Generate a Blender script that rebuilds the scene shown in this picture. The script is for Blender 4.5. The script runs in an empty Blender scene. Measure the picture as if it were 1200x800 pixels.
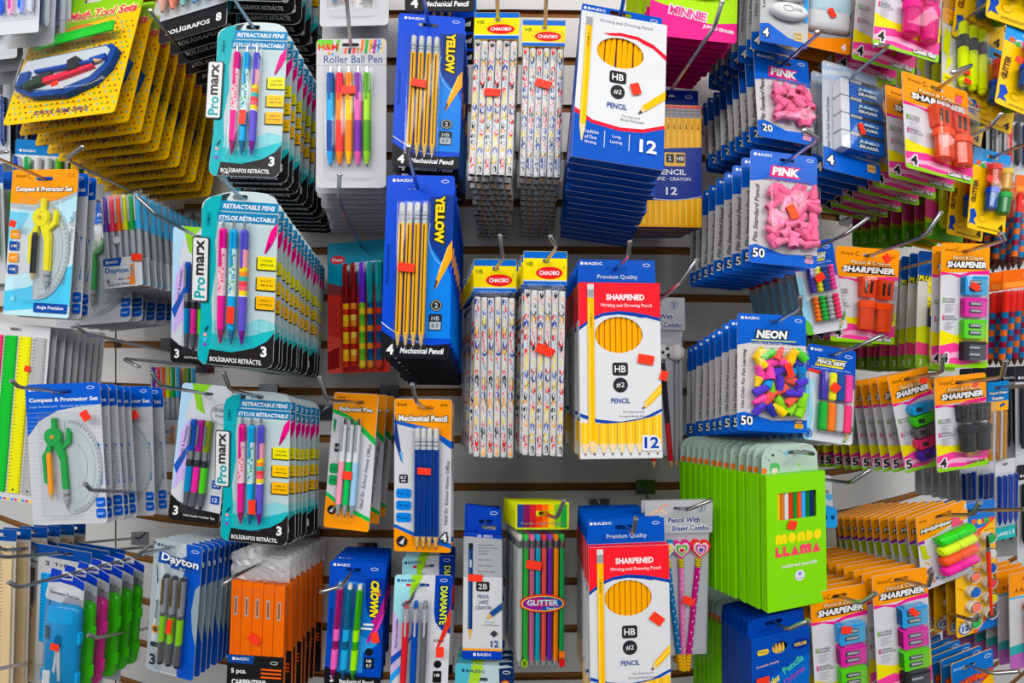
import bpy, math, random
from mathutils import Matrix, Vector
from mathutils.geometry import tessellate_polygon
R = random.Random(7)
F = 600.0; CZ = 1.45
SC = bpy.context.scene
COL = SC.collection
# ------------------------------------------------------------------ materials
MATS = {}
def s2l(v):
    v /= 255.0
    return v / 12.92 if v <= .04045 else ((v + .055) / 1.055) ** 2.4
def rgb(h):
    v = [int(h[i:i + 2], 16) for i in (0, 2, 4)]; g = sum(v) / 3; d = max(v) - min(v)
    if v[2] > 140 and v[2] > v[1] * 1.5 and v[2] > v[0] * 2.2: v = [v[0] * .5, v[1] * .95, v[2] * .9]; g = sum(v) / 3
    k = 1.16 if d > 45 else 1.0          # printing inks are a little purer than their gloss lets them look
    if d <= 30 and g > 185 and h != 'f2f3f5': g *= .925; v = [x * .925 for x in v]      # uncoated board is greyer than white ink
    return tuple(s2l(min(255, max(0, g + (x - g) * k))) for x in v)
def mat(c):
    """'rrggbb' glossy card / plastic, 'm:..' metal, 't:..' tinted clear plastic, 'p:..' paper matt, 'clear', 'bag'"""
    if c in MATS: return MATS[c]
    m = bpy.data.materials.new(c.replace(':', '_')); m.use_nodes = True
    nt = m.node_tree; N = nt.nodes; L = nt.links
    b = N['Principled BSDF']; out = N['Material Output']
    if c == 'crumple':
        b.inputs['Base Color'].default_value = (.75, .77, .78, 1); b.inputs['Roughness'].default_value = .18; b.inputs['Specular IOR Level'].default_value = 1
        tr = N.new('ShaderNodeBsdfTransparent'); mx = N.new('ShaderNodeMixShader'); mx.inputs[0].default_value = .35
        L.new(tr.outputs[0], mx.inputs[1]); L.new(b.outputs[0], mx.inputs[2]); L.new(mx.outputs[0], out.inputs[0])
    elif c in ('clear', 'bag'):
        N.remove(b)
        tr = N.new('ShaderNodeBsdfTransparent'); gl = N.new('ShaderNodeBsdfGlossy'); mx = N.new('ShaderNodeMixShader')
        tr.inputs[0].default_value = (.97, .98, .99, 1) if c == 'clear' else (.95, .96, .97, 1)
        gl.inputs['Roughness'].default_value = .09 if c == 'clear' else .16
        gl.inputs[0].default_value = (.9, .9, .9, 1)
        lw = N.new('ShaderNodeLayerWeight'); pw = N.new('ShaderNodeMath'); pw.operation = 'POWER'; pw.inputs[1].default_value = 4.0
        fr = N.new('ShaderNodeMath'); fr.operation = 'MULTIPLY_ADD'; fr.inputs[1].default_value = .8; fr.inputs[2].default_value = .03 if c == 'clear' else .018
        lw.inputs[0].default_value = .5; L.new(lw.outputs['Facing'], pw.inputs[0]); L.new(pw.outputs[0], fr.inputs[0])
        nz = N.new('ShaderNodeTexNoise'); nz.inputs['Scale'].default_value = 6 if c == 'clear' else 7
        tc = N.new('ShaderNodeTexCoord'); bp = N.new('ShaderNodeBump')
        mp = N.new('ShaderNodeMapping'); mp.inputs['Scale'].default_value = (.012, .012, .012) if c == 'clear' else (.01, .01, .004)
        bp.inputs['Strength'].default_value = .05 if c == 'clear' else .10; bp.inputs['Distance'].default_value = .002
        L.new(tc.outputs['Object'], mp.inputs[0]); L.new(mp.outputs[0], nz.inputs['Vector'])
        L.new(nz.outputs[0], bp.inputs['Height']); L.new(bp.outputs[0], gl.inputs['Normal']); L.new(bp.outputs[0], lw.inputs['Normal'])
        L.new(fr.outputs[0], mx.inputs[0]); L.new(tr.outputs[0], mx.inputs[1]); L.new(gl.outputs[0], mx.inputs[2])
        L.new(mx.outputs[0], out.inputs[0])
    else:
        k = c[:2] if c[1] == ':' else ''
        col = (*rgb(c[-6:]), 1)
        b.inputs['Base Color'].default_value = col
        if k == 'm:':
            b.inputs['Metallic'].default_value = 1; b.inputs['Roughness'].default_value = .22
        elif k == 'p:':
            b.inputs['Roughness'].default_value = .75; b.inputs['Specular IOR Level'].default_value = .25
        else:
            b.inputs['Roughness'].default_value = .3; b.inputs['Specular IOR Level'].default_value = .12
            if k == 't:':
                tr = N.new('ShaderNodeBsdfTransparent'); tr.inputs[0].default_value = tuple(min(1, .25 + v) for v in col[:3]) + (1,)
                mx = N.new('ShaderNodeMixShader'); mx.inputs[0].default_value = .7
                b.inputs['Roughness'].default_value = .12; b.inputs['Specular IOR Level'].default_value = .6
                L.new(tr.outputs[0], mx.inputs[1]); L.new(b.outputs[0], mx.inputs[2]); L.new(mx.outputs[0], out.inputs[0])
    MATS[c] = m
    return m
# ------------------------------------------------------------------ mesh builder (units: about a millimetre)
class MB:
    def __init__(s): s.v = []; s.f = []; s.m = []; s.sm = []; s.cols = []
    def ci(s, c):
        if c not in s.cols: s.cols.append(c)
        return s.cols.index(c)
    def add(s, vs, fs, c, smooth=False):
        o = len(s.v); s.v += [tuple(v) for v in vs]; k = s.ci(c)
        for f in fs:
            s.f.append(tuple(i + o for i in f)); s.m.append(k); s.sm.append(smooth)
    def mesh(s, name):
        me = bpy.data.meshes.new(name); me.from_pydata(s.v, [], s.f)
        for c in s.cols: me.materials.append(mat(c))
        me.polygons.foreach_set('material_index', s.m)
        me.polygons.foreach_set('use_smooth', s.sm)
        me.update(); return me
    # flat / solid shapes; x right, y down from card top (stored z=-y), depth = -y axis towards viewer
    def slab(s, outer, holes, c, y0, y1, side=None):
        loops = [outer] + list(holes)
        tris = tessellate_polygon([[Vector((p[0], p[1], 0)) for p in l] for l in loops])
        flat = [p for l in loops for p in l]; n = len(flat)
        A = [(p[0], y0, -p[1]) for p in flat]; B = [(p[0], y1, -p[1]) for p in flat]
        s.add(A, [tuple(t) for t in tris], c); s.add(B, [tuple(reversed(t)) for t in tris], side or c)
        o = 0; fs = []
        for l in loops:
            k = len(l)
            for i in range(k): a = o + i; b = o + (i + 1) % k; fs.append((a, b, b + n, a + n))
            o += k
        s.add(A + B, fs, side or c)
    def box(s, x0, y0, x1, y1, d0, d1, c):
        s.slab([(x0, y0), (x1, y0), (x1, y1), (x0, y1)], [], c, d0, d1)
    def lathe(s, segs, seg=12, x=0, y=0, z=0, ang=0, smooth=True, squash=1):
        """segs: (length, r0, r1, colour) going down from z"""
        ca, sa = math.cos(ang), math.sin(ang); d = 0
        def ring(dd, r):
            o = []
            for i in range(seg):
                a = 2 * math.pi * (i + .5) / seg; lx, ly = r * math.cos(a), r * math.sin(a) * squash
                o.append((x + lx * ca + dd * sa, y + ly, z - dd * ca + lx * sa))
            return o
        L0, r0 = 0, segs[0][1]
        s.add(ring(0, segs[0][1]), [tuple(range(seg))], segs[0][3])
        for (ln, a, b, c) in segs:
            s.add(ring(d, a) + ring(d + ln, b), [(i, (i + 1) % seg, seg + (i + 1) % seg, seg + i) for i in range(seg)], c, smooth)
            d += ln
        s.add(ring(d, segs[-1][2]), [tuple(range(seg))], segs[-1][3])
def rrect(x0, y0, x1, y1, r, n=4):
    if r <= 0: return [(x0, y0), (x1, y0), (x1, y1), (x0, y1)]
    o = []
    for cx, cy, a in ((x1 - r, y0 + r, -90), (x1 - r, y1 - r, 0), (x0 + r, y1 - r, 90), (x0 + r, y0 + r, 180)):
        for i in range(n + 1):
            t = math.radians(a + 90 * i / n); o.append((cx + r * math.cos(t), cy + r * math.sin(t)))
    return o
def ellp(cx, cy, rx, ry, n=20, a0=0, a1=360):
    k = n if a1 - a0 == 360 else n + 1
    return [(cx + rx * math.cos(math.radians(a0 + (a1 - a0) * i / n)), cy + ry * math.sin(math.radians(a0 + (a1 - a0) * i / n))) for i in range(k)]
def clip(sub, cv):
    ar = sum(cv[i][0] * cv[(i + 1) % len(cv)][1] - cv[(i + 1) % len(cv)][0] * cv[i][1] for i in range(len(cv)))
    sg = 1 if ar > 0 else -1; out = sub
    for i in range(len(cv)):
        a, b = cv[i], cv[(i + 1) % len(cv)]
        if abs(a[0] - b[0]) + abs(a[1] - b[1]) < 1e-9: continue
        f = lambda p: sg * ((b[0] - a[0]) * (p[1] - a[1]) - (b[1] - a[1]) * (p[0] - a[0]))
        inp, out = out, []
        for j in range(len(inp)):
            p, q = inp[j - 1], inp[j]; fp, fq = f(p), f(q)
            if (fp >= 0) != (fq >= 0):
                t = fp / (fp - fq); out.append((p[0] + t * (q[0] - p[0]), p[1] + t * (q[1] - p[1])))
            if fq >= 0: out.append(q)
        if not out: return []
    return out
TC = {}
def textmesh(s, bold, res):
    k = (s, bold, res)
    if k in TC: return TC[k]
    cu = bpy.data.curves.new('t', 'FONT'); cu.body = s; cu.offset = bold; cu.resolution_u = res
    cu.fill_mode = 'FRONT'
    ob = bpy.data.objects.new('t', cu); me = ob.to_mesh()
    vs = [(v.co.x, v.co.y) for v in me.vertices]; fs = [tuple(p.vertices) for p in me.polygons]
    ob.to_mesh_clear(); bpy.data.objects.remove(ob); bpy.data.curves.remove(cu)
    if vs:
        xs = [v[0] for v in vs]; ys = [v[1] for v in vs]
        cx, cy = (min(xs) + max(xs)) / 2, (min(ys) + max(ys)) / 2
        w, h = max(xs) - min(xs), max(ys) - min(ys)
        vs = [((x - cx) / h, (y - cy) / h) for x, y in vs]; w /= h
    else: w = 1
    TC[k] = (vs, fs, w); return TC[k]
class Art(MB):
    """one printed card: body slab + flat print, in one mesh"""
    def __init__(s, w, h, r=3, base='e8e8ea', slot=None, T=.5, holes=(), outer=None, sw=8, sh=2.6, depth=0, side=None, slab=True):
        super().__init__(); s.w, s.h = w, h; s.k = 1
        s.out = outer or rrect(0, 0, w, h, r)
        s.cv = s.out
        hl = [list(q) for q in holes]
        if slot: hl.append(rrect(slot[0] - sw, slot[1] - sh, slot[0] + sw, slot[1] + sh, sh * .9, 3))
        s.hl = hl
        if slab: s.slab(s.out, hl, base, 0, T, side)
    def poly(s, pts, c, lv=None, noclip=False):
        p = pts if noclip else clip(pts, s.cv)
        if len(p) < 3: return
        if lv is None: s.k += 1; lv = s.k
        tr = tessellate_polygon([[Vector((a, b, 0)) for a, b in p]])
        s.add([(a, -.05 * lv, -b) for a, b in p], [tuple(t) for t in tr], c)
    def rect(s, x0, y0, x1, y1, c, r=0, lv=None, rot=0):
        p = rrect(x0, y0, x1, y1, r, 3)
        if rot:
            cx, cy = (x0 + x1) / 2, (y0 + y1) / 2; ca, sa = math.cos(math.radians(rot)), math.sin(math.radians(rot))
            p = [(cx + (a - cx) * ca - (b - cy) * sa, cy + (a - cx) * sa + (b - cy) * ca) for a, b in p]
        s.poly(p, c, lv)
    def holepoly(s, pts, holes, c):
        """polygon print that leaves holes open (windows, slots)"""
        s.k += 1; loops = [pts] + list(holes)
        tr = tessellate_polygon([[Vector((a, b, 0)) for a, b in l] for l in loops])
        fl = [p for l in loops for p in l]
        s.add([(a, -.05 * s.k, -b) for a, b in fl], [tuple(t) for t in tr], c)
    def ell(s, cx, cy, rx, ry, c, n=20, lv=None): s.poly(ellp(cx, cy, rx, ry, n), c, lv)
    def ring(s, cx, cy, rx, ry, t, c, a0=0, a1=360, n=24):
        o = ellp(cx, cy, rx, ry, n, a0, a1); i = ellp(cx, cy, rx - t, ry - t, n, a0, a1); s.k += 1
        m = len(o)
        for j in range(m if a1 - a0 == 360 else m - 1):
            p = clip([o[j], o[(j + 1) % m], i[(j + 1) % m], i[j]], s.cv)
            if len(p) > 2: s.add([(a, -.05 * s.k, -b) for a, b in p], [tuple(range(len(p)))], c)
    def line(s, x0, y0, x1, y1, t, c, lv=None):
        d = math.hypot(x1 - x0, y1 - y0) or 1; nx, ny = -(y1 - y0) / d * t / 2, (x1 - x0) / d * t / 2
        s.poly([(x0 + nx, y0 + ny), (x1 + nx, y1 + ny), (x1 - nx, y1 - ny), (x0 - nx, y0 - ny)], c, lv)
    def t(s, txt, x, y, h, c, w=None, rot=0, b=.015, sh=0, o=None, ow=.05, res=2, y0=None):
        """text centred at x,y; h height; w fitted width; rot degrees clockwise; o outline colour"""
        if o: ow = min(ow * 1.9, .22); g = 2 * ow / (.7 + 2 * b); s.t(txt, x, y, h * (1 + g), o, w and w + h * g, rot, b + ow, sh, None, res=1, y0=y0)
        vs, fs, tw = textmesh(txt, b, res); s.k += 1
        sx = (w / tw) if w else h
        ca, sa = math.cos(math.radians(rot)), math.sin(math.radians(rot)); q = []
        for a, d in vs:
            a2 = a * sx + d * h * sh; b2 = -d * h
            q.append((x + a2 * ca - b2 * sa, -.05 * s.k if y0 is None else y0, -(y + a2 * sa + b2 * ca)))
        s.add(q, fs, c)
    def logo(s, x, y, w=16, c='ffffff', rot=0):
        s.rect(x, y, x + 3.4, y + 3.4, c, .8); s.t('BAZIC', x + 4.4 + (w - 4) / 2, y + 1.7, 3.2, c, w - 5, b=.03, res=1)
    def oval(s, x, y, c='ffffff'): s.ring(x, y, 4.5, 2, .6, c, n=14)
def bubble(x0, y0, x1, y1, h, r=4, m='clear', inset=2.2):
    mb = MB(); rings = []
    for i, (ins, d) in enumerate(((0, 0), (.4, -h * .7), (inset * .45, -h * .93), (inset, -h))):
        rings.append([(a, d - .4, -b) for a, b in rrect(x0 + ins, y0 + ins, x1 - ins, y1 - ins, max(r - ins * .5, .8), 3)])
    n = len(rings[0]); vs = [p for q in rings for p in q]; fs = []
    for k in range(3):
        fs += [(k * n + i, k * n + (i + 1) % n, (k + 1) * n + (i + 1) % n, (k + 1) * n + i) for i in range(n)]
    fs.append(tuple(range(3 * n, 4 * n)))
    mb.add(vs, fs, m, True); return mb
def bagmesh(x0, y0, x1, y1, h, back=1.5, seed=1, nx=10, nz=22):
    """a limp clear bag: puffy, slightly crumpled sheet front and back, pinched at its edges"""
    r = random.Random(seed); mb = MB()
    g = [[r.uniform(-1, 1) for _ in range(nz + 1)] for _ in range(nx + 1)]
    for sgn, dep in ((-1, h), (1, back)):
        vs = []
        for i in range(nx + 1):
            for j in range(nz + 1):
                u, v = i / nx, j / nz
                e = min(1, min(u, 1 - u) * 7, min(v, 1 - v) * 9); e = e ** .6
                vs.append((x0 + (x1 - x0) * u + (g[i][j] * .5 if i in (0, nx) else 0), sgn * (dep * e * (1 + .10 * g[i][j])), -(y0 + (y1 - y0) * v)))
        mb.add(vs, [(i * (nz + 1) + j, (i + 1) * (nz + 1) + j, (i + 1) * (nz + 1) + j + 1, i * (nz + 1) + j + 1) for i in range(nx) for j in range(nz)], 'bag', True)
    return mb
# ------------------------------------------------------------------ kinds
class Kind:
    def __init__(s, name, w, h, slot, dome=6, back=1):
        s.name, s.w, s.h, s.slot, s.dome, s.back = name, w, h, slot, dome, back
        s.parts = []      # (part name, mesh, matrix, [children], front_only, label)
    def part(s, name, mb, at=(0, 0, 0), ang=0, kids=(), front=False, label=None):
        me = mb.mesh(name) if isinstance(mb, MB) else mb
        M = Matrix.Translation(Vector(at)) @ Matrix.Rotation(ang, 4, 'Y')
        p = (name, me, M, list(kids), front, label); s.parts.append(p); return p
PC = {}
def lat(name, segs, seg=12, smooth=True, squash=1):
    k = (name, tuple(segs), seg, smooth, squash)
    if k not in PC:
        mb = MB(); mb.lathe(segs, seg, smooth=smooth, squash=squash); PC[k] = mb.mesh(name)
    return PC[k]
def kid(name, me, at=(0, 0, 0), ang=0, label=None):
    return (name, me if not isinstance(me, MB) else me.mesh(name), Matrix.Translation(Vector(at)) @ Matrix.Rotation(ang, 4, 'Y'), [], False, label)
def setp(o, label=None, cat=None, group=None, kind=None):
    for k, v in (('label', label), ('category', cat), ('group', group), ('kind', kind)):
        if v: o[k] = v
def put(p, parent, idx):
    name, me, M, kids, front, label = p
    if front and idx > 1: return
    o = bpy.data.objects.new(name, me); COL.objects.link(o); o.parent = parent; o.matrix_local = M
    if label: o['label'] = label
    for k in kids: put(k, o, idx)
# ------------------------------------------------------------------ placing
def ray(px, py): return Vector(((px - 600) / F, 1.0, (400 - py) / F))
def proj(P): return (600 + F * P.x / P.y, 400 - F * P.z / P.y)
PLAN = [(-1.9, 1.62), (-1.4, 1.3), (-1.09, 1.09), (-.80, .945), (-.584, .868), (-.42, .826), (-.27, .803), (0, .80), (.27, .806), (.42, .84), (.583, .90), (.74, .98), (.90, 1.07), (1.15, 1.2), (1.5, 1.40), (1.9, 1.66)]
def walldepth(x):
    for (a, b), (c, d) in zip(PLAN, PLAN[1:]):
        if a <= x <= c: return b + (d - b) * (x - a) / (c - a)
    return 1.5
GSP = 55.5 * .8 / F
GROOVES = [(400 - 459.5) * .8 / F + k * GSP for k in range(-11, 16)]
def fit(q, d0, ymax=.42):
    C = Vector(((q[0] + q[2] + q[4] + q[6]) / 4, (q[1] + q[3] + q[5] + q[7]) / 4))
    P0 = ray(*C) * d0; rs = [ray(q[i], q[i + 1]) for i in (0, 2, 4, 6)]
    best = None
    for iy in range(-20, 21):
        for ip in range(-16, 17):
            ya, pi = iy / 20 * ymax, ip / 16 * .3
            n = Vector((math.sin(ya), -math.cos(ya) * math.cos(pi), math.sin(pi)))
            k = n.dot(P0); P = [r * (k / n.dot(r)) for r in rs]
            u1, u2, v1, v2 = P[1] - P[0], P[2] - P[3], P[3] - P[0], P[2] - P[1]
            u, v = (u1 + u2) / 2, (v1 + v2) / 2
            cost = (u.dot(v) / u.length / v.length) ** 2 * 3 + ((u1 - u2).length / u.length) ** 2 * .6 + ((v1 - v2).length / v.length) ** 2 * .6 + .10 * (ya * ya + pi * pi)
            if best is None or cost < best[0]: best = (cost, u, v, sum(P, Vector()) / 4)
    _, u, v, c = best
    W, H = u.length, v.length
    ex = u.normalized(); ez = (-v - ex * (-v).dot(ex)).normalized(); ey = ez.cross(ex)
    return c, Matrix((ex, ey, ez)).transposed(), W, H
ORD = ['front', 'second', 'third', 'fourth', 'fifth', 'sixth', 'seventh', 'eighth', 'ninth', 'tenth', 'eleventh', 'twelfth', 'thirteenth', 'fourteenth', 'fifteenth', 'sixteenth', 'seventeenth', 'eighteenth']
LOG = []
def hlab(f):
    w = f.replace(', frontmost', '').split()[:11]
    while w[-1].strip(',') in ('of', 'the', 'a', 'with', 'and', 'under', 'by', 'beside', 'first', 'from', 'at', 'in', 'upper', 'one', 'row', 'top'): w.pop()
    return ' '.join(w).rstrip(',')
def tube(pts, r, c='m:c9ccd0', seg=8):
    mb = MB(); pts = [Vector(p) for p in pts]; rings = []
    for i, p in enumerate(pts):
        a = pts[max(i - 1, 0)]; b = pts[min(i + 1, len(pts) - 1)]; t = (b - a).normalized()
        s = t.cross(Vector((0, 0, 1)));
        if s.length < .1: s = t.cross(Vector((1, 0, 0)))
        s.normalize(); q = s.cross(t).normalized()
        rings.append([p + (s * math.cos(2 * math.pi * k / seg) + q * math.sin(2 * math.pi * k / seg)) * r for k in range(seg)])
    vs = [v for g in rings for v in g]; n = len(pts)
    mb.add(vs, [(i * seg + k, i * seg + (k + 1) % seg, (i + 1) * seg + (k + 1) % seg, (i + 1) * seg + k) for i in range(n - 1) for k in range(seg)], c, True)
    mb.add(vs, [tuple(range(seg)), tuple(range((n - 1) * seg, n * seg))], c)
    return mb
def hook(line0, line1, tip_px, label, elbow_d=None, r=.0021, wall=None):
    """line0 (near) and line1 (far) are 3-D points the wire runs through; tip_px where its upturned end shows"""
    d = (line1 - line0); d /= d.y
    if elbow_d is None: elbow_d = line0.y - .03
    E = line0 + d * (elbow_d - line0.y)
    if wall is None:
        y = line1.y
        for _ in range(20):
            W = line0 + d * (y - line0.y); y += (walldepth(W.x) - y) * .6
        W = line0 + d * (walldepth((line0 + d * (y - line0.y)).x) - line0.y)
    else: W = wall
    gz = min(GROOVES, key=lambda g: abs(g - W.z))
    if abs(gz - W.z) > .022: gz = W.z
    W2 = Vector((W.x, walldepth(W.x) - .001, gz)); B = line0 + d * (max(W.y - .03, line1.y) - line0.y)
    if tip_px: T = ray(*tip_px) * (elbow_d - .006)
    else: T = E + Vector((0, -.008, .016))
    if (T - E).length > .03: T = E + (T - E).normalized() * .026
    off = Vector((0, 0, CZ))
    root = bpy.data.objects.new('peg_hook', None); COL.objects.link(root); root.location = W2 + off
    setp(root, label, 'hook', 'wire hooks on the slatted wall')
    pts = [W2, B, E + d * .006, E + (T - E) * .12, T]
    def part(nm, mb):
        o = bpy.data.objects.new(nm, mb.mesh(nm)); COL.objects.link(o); o.parent = root; o.matrix_local = Matrix.Translation(-W2)
    part('wire', tube(pts, r))
    mb = MB(); mb.lathe([(.0012, r * .6, r * 1.25, 'm:dddddd'), (.0016, r * 1.25, r * 1.25, 'm:dddddd'), (.0012, r * 1.25, r * .6, 'm:dddddd')], 10, T.x, T.y, T.z + .002)
    part('end_cap', mb)
    mb = MB(); mb.add([(W2.x + a * .015, W2.y - .0035 + b * .0015, W2.z + c * .011) for a in (-1, 1) for b in (-1, 1) for c in (-1, 1)],
                      [(0, 1, 3, 2), (4, 6, 7, 5), (0, 4, 5, 1), (2, 3, 7, 6), (0, 2, 6, 4), (1, 5, 7, 3)], 'm:8a8c90')
    part('back_plate', mb)
    return root
def stack(K, q, d0, vp, dB, n, cat, front, desc, place, tip=None, ed=None, stick=(), relax=0, group=None, jit=1.0, hk=True, ts=None, ymax=.42):
    """K: kind or list of kinds (front to back). q: the front pack's corners TL TR BR BL in the photo. Hung on one hook running from d0 to dB."""
    Ks = K if isinstance(K, list) else [K]
    c, Rm, W, H = fit(q, d0, ymax); K0 = Ks[0]
    sx, sz = W / K0.w, H / K0.h; sy = (sx + sz) / 2
    tl = c - Rm @ Vector((W / 2, 0, -H / 2))
    S0 = tl + Rm @ Vector((K0.slot[0] * sx, 0, -K0.slot[1] * sz))
    p0 = proj(S0)
    def at(d): return ray(vp[0] + (p0[0] - vp[0]) * d0 / d, vp[1] + (p0[1] - vp[1]) * d0 / d) * d
    S0n = at(S0.y) if True else S0
    dd = S0.y - d0
    dB = min(dB, walldepth(at(dB).x) - .015)
    q0 = Rm.to_quaternion()
    need = (K0.dome + K0.back) * sy
    if n > 1 and (dB - d0) / (n - 1) < need * .98: LOG.append('tight %s %.4f < %.4f' % (front, (dB - d0) / (n - 1), need))
    for i in range(n):
        k = Ks[i] if i < len(Ks) else Ks[-1]
        t = (ts[i] if ts else i / max(n - 1, 1))
        d = d0 + (dB - d0) * t
        if 0 < i: d += R.uniform(-.12, .12) * (dB - d0) / max(n, 2)
        S = at(d); S = S + (S0 - at(d0)) * (1 if i == 0 else 1)
        qq = q0.slerp(Matrix.Identity(3).to_quaternion(), relax * t)
        roll = 0 if i == 0 else R.uniform(-1, 1) * math.radians(1.1) * jit
        Rk = qq.to_matrix() @ Matrix.Rotation(roll, 3, 'Y')
        root = bpy.data.objects.new(k.name, None); COL.objects.link(root)
        ksx, ksz = (W / k.w, H / k.h)
        base = Vector((k.w / 2, 0, -k.h))                       # empty sits at the pack's lower edge
        loc = S + Rk @ Vector(((base.x - k.slot[0]) * ksx, 0, (base.z + k.slot[1]) * ksz)) + Vector((0, 0, CZ))
        root.matrix_world = Matrix.Translation(loc) @ Rk.to_4x4() @ Matrix.Diagonal((ksx, (ksx + ksz) / 2, ksz, 1))
        if i == 0: lab = front
        else: lab = '%s, %s %s' % (desc if not isinstance(desc, list) else desc[min(i, len(desc) - 1)], ('hindmost' if i == n - 1 and n > 2 else (ORD[i] + ' from front')), place)
        setp(root, lab, cat, (group or ('packs hanging ' + place)) if n > 1 else None)
        for p in k.parts:
            nm, me, M, kids, fo, lb = p
            put((nm, me, Matrix.Translation(-base) @ M, kids, fo, lb), root, i)
        if i == 0:
            for (px, py, sw, shh, rot, *cc) in stick:
                # a price sticker: put where its ray meets the pack's front
                r_ = ray(px, py); nrm = Rk @ Vector((0, -1, 0)); off = nrm * ((k.dome + .5) * sy)
                P = r_ * ((S + off).dot(nrm) / r_.dot(nrm)); loc_l = Rk.transposed() @ (P - S)
                u = (loc_l.x / ksx + k.slot[0], loc_l.z / ksz - k.slot[1])
                mb = MB(); s_ = P.y / F
                pts = rrect(-sw / 2 * s_ / ksx, -shh / 2 * s_ / ksz, sw / 2 * s_ / ksx, shh / 2 * s_ / ksz, .4, 1)
                mb.slab(pts, [], cc[0] if cc else 'ff4430', -.15, .15)
                o = bpy.data.objects.new('price_sticker', mb.mesh('price_sticker')); COL.objects.link(o); o.parent = root
                o.matrix_local = Matrix.Translation(Vector((u[0], -(k.dome + .6), u[1])) - base) @ Matrix.Rotation(math.radians(rot), 4, 'Y')
                o['label'] = 'bright orange price sticker'
    if hk:
        P0 = at(d0) + (S0 - at(d0)); P1 = at(dB) + (S0 - at(d0))
        if n == 1:
            dB2 = d0 + .1; P1 = at(dB2) + (S0 - at(d0))
        hook(P0, P1, tip, 'chrome wire hook holding the ' + hlab(front), ed or max(d0 - .045, .40))
    return S0
def wire(tip, elbow, end, de, dw, label):
    """a bare hook seen from its elbow to where it vanishes"""
    E = ray(*elbow) * de; W = ray(*end) * dw
    d = (W - E); 
    y = dw
    for _ in range(30):
        P = E + d * ((y - E.y) / d.y); y += (walldepth(P.x) - y) * .5
    hook(E + d * .02, W, tip, label, E.y, wall=P)
W_, K_ = 'f2f3f5', '1c1c20'
OR = 'ff9800'
def pen(k, x, y, segs, d=5, ang=0, name='pen', clipc=None, cl=26, kids=(), seg=12, front=False, clipy=4):
    ks = list(kids)
    if clipc:
        mb = MB(); mb.slab(rrect(-1.1, 0, 1.1, cl, 1), [], clipc, -1.0, 0)
        r = max(s[1] for s in segs); ks.append(kid('clip', mb, (0, -r - .1, -clipy)))
    k.part(name, lat(name, segs, seg), (x, -d, -y), math.radians(ang), ks, front)
def hexpencil(k, x, y, ln, c, d=4.2, r=2.9, ang=0, tip='e8bd7c', lead='333333', eraser='f2f2f0', fer='c8ccd2', el=6, fl=9, tl=11, band=None, name='pencil', front=False):
    segs = []
    body = [(ln, r, r, c)]
    if band: body = [(ln * .16, r, r, c), (ln * .10, r, r, band), (ln * .74, r, r, c)]
    kids = []
    if el:
        kids.append(kid('eraser', lat('eraser', [(1, r * .7, r * .92, eraser), (el - 1, r * .92, r * .92, eraser)], 10), (0, 0, el + fl)))
        kids.append(kid('ferrule', lat('ferrule', [(fl * .3, r * .98, r * .98, 'm:' + fer), (fl * .15, r * .9, r * .9, 'm:' + fer), (fl * .2, r * .98, r * .98, 'm:' + fer), (fl * .1, r * .88, r * .88, 'm:' + fer), (fl * .25, r * .98, r * .98, 'm:' + fer)], 10), (0, 0, fl)))
    if tl: body += [(tl * .75, r, r * .35, tip), (tl * .25, r * .35, .25, lead)]
    k.part(name, lat(name, body, 6, False), (x, -d, -(y + (el + fl if el else 0))), math.radians(ang), kids, front)
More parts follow.
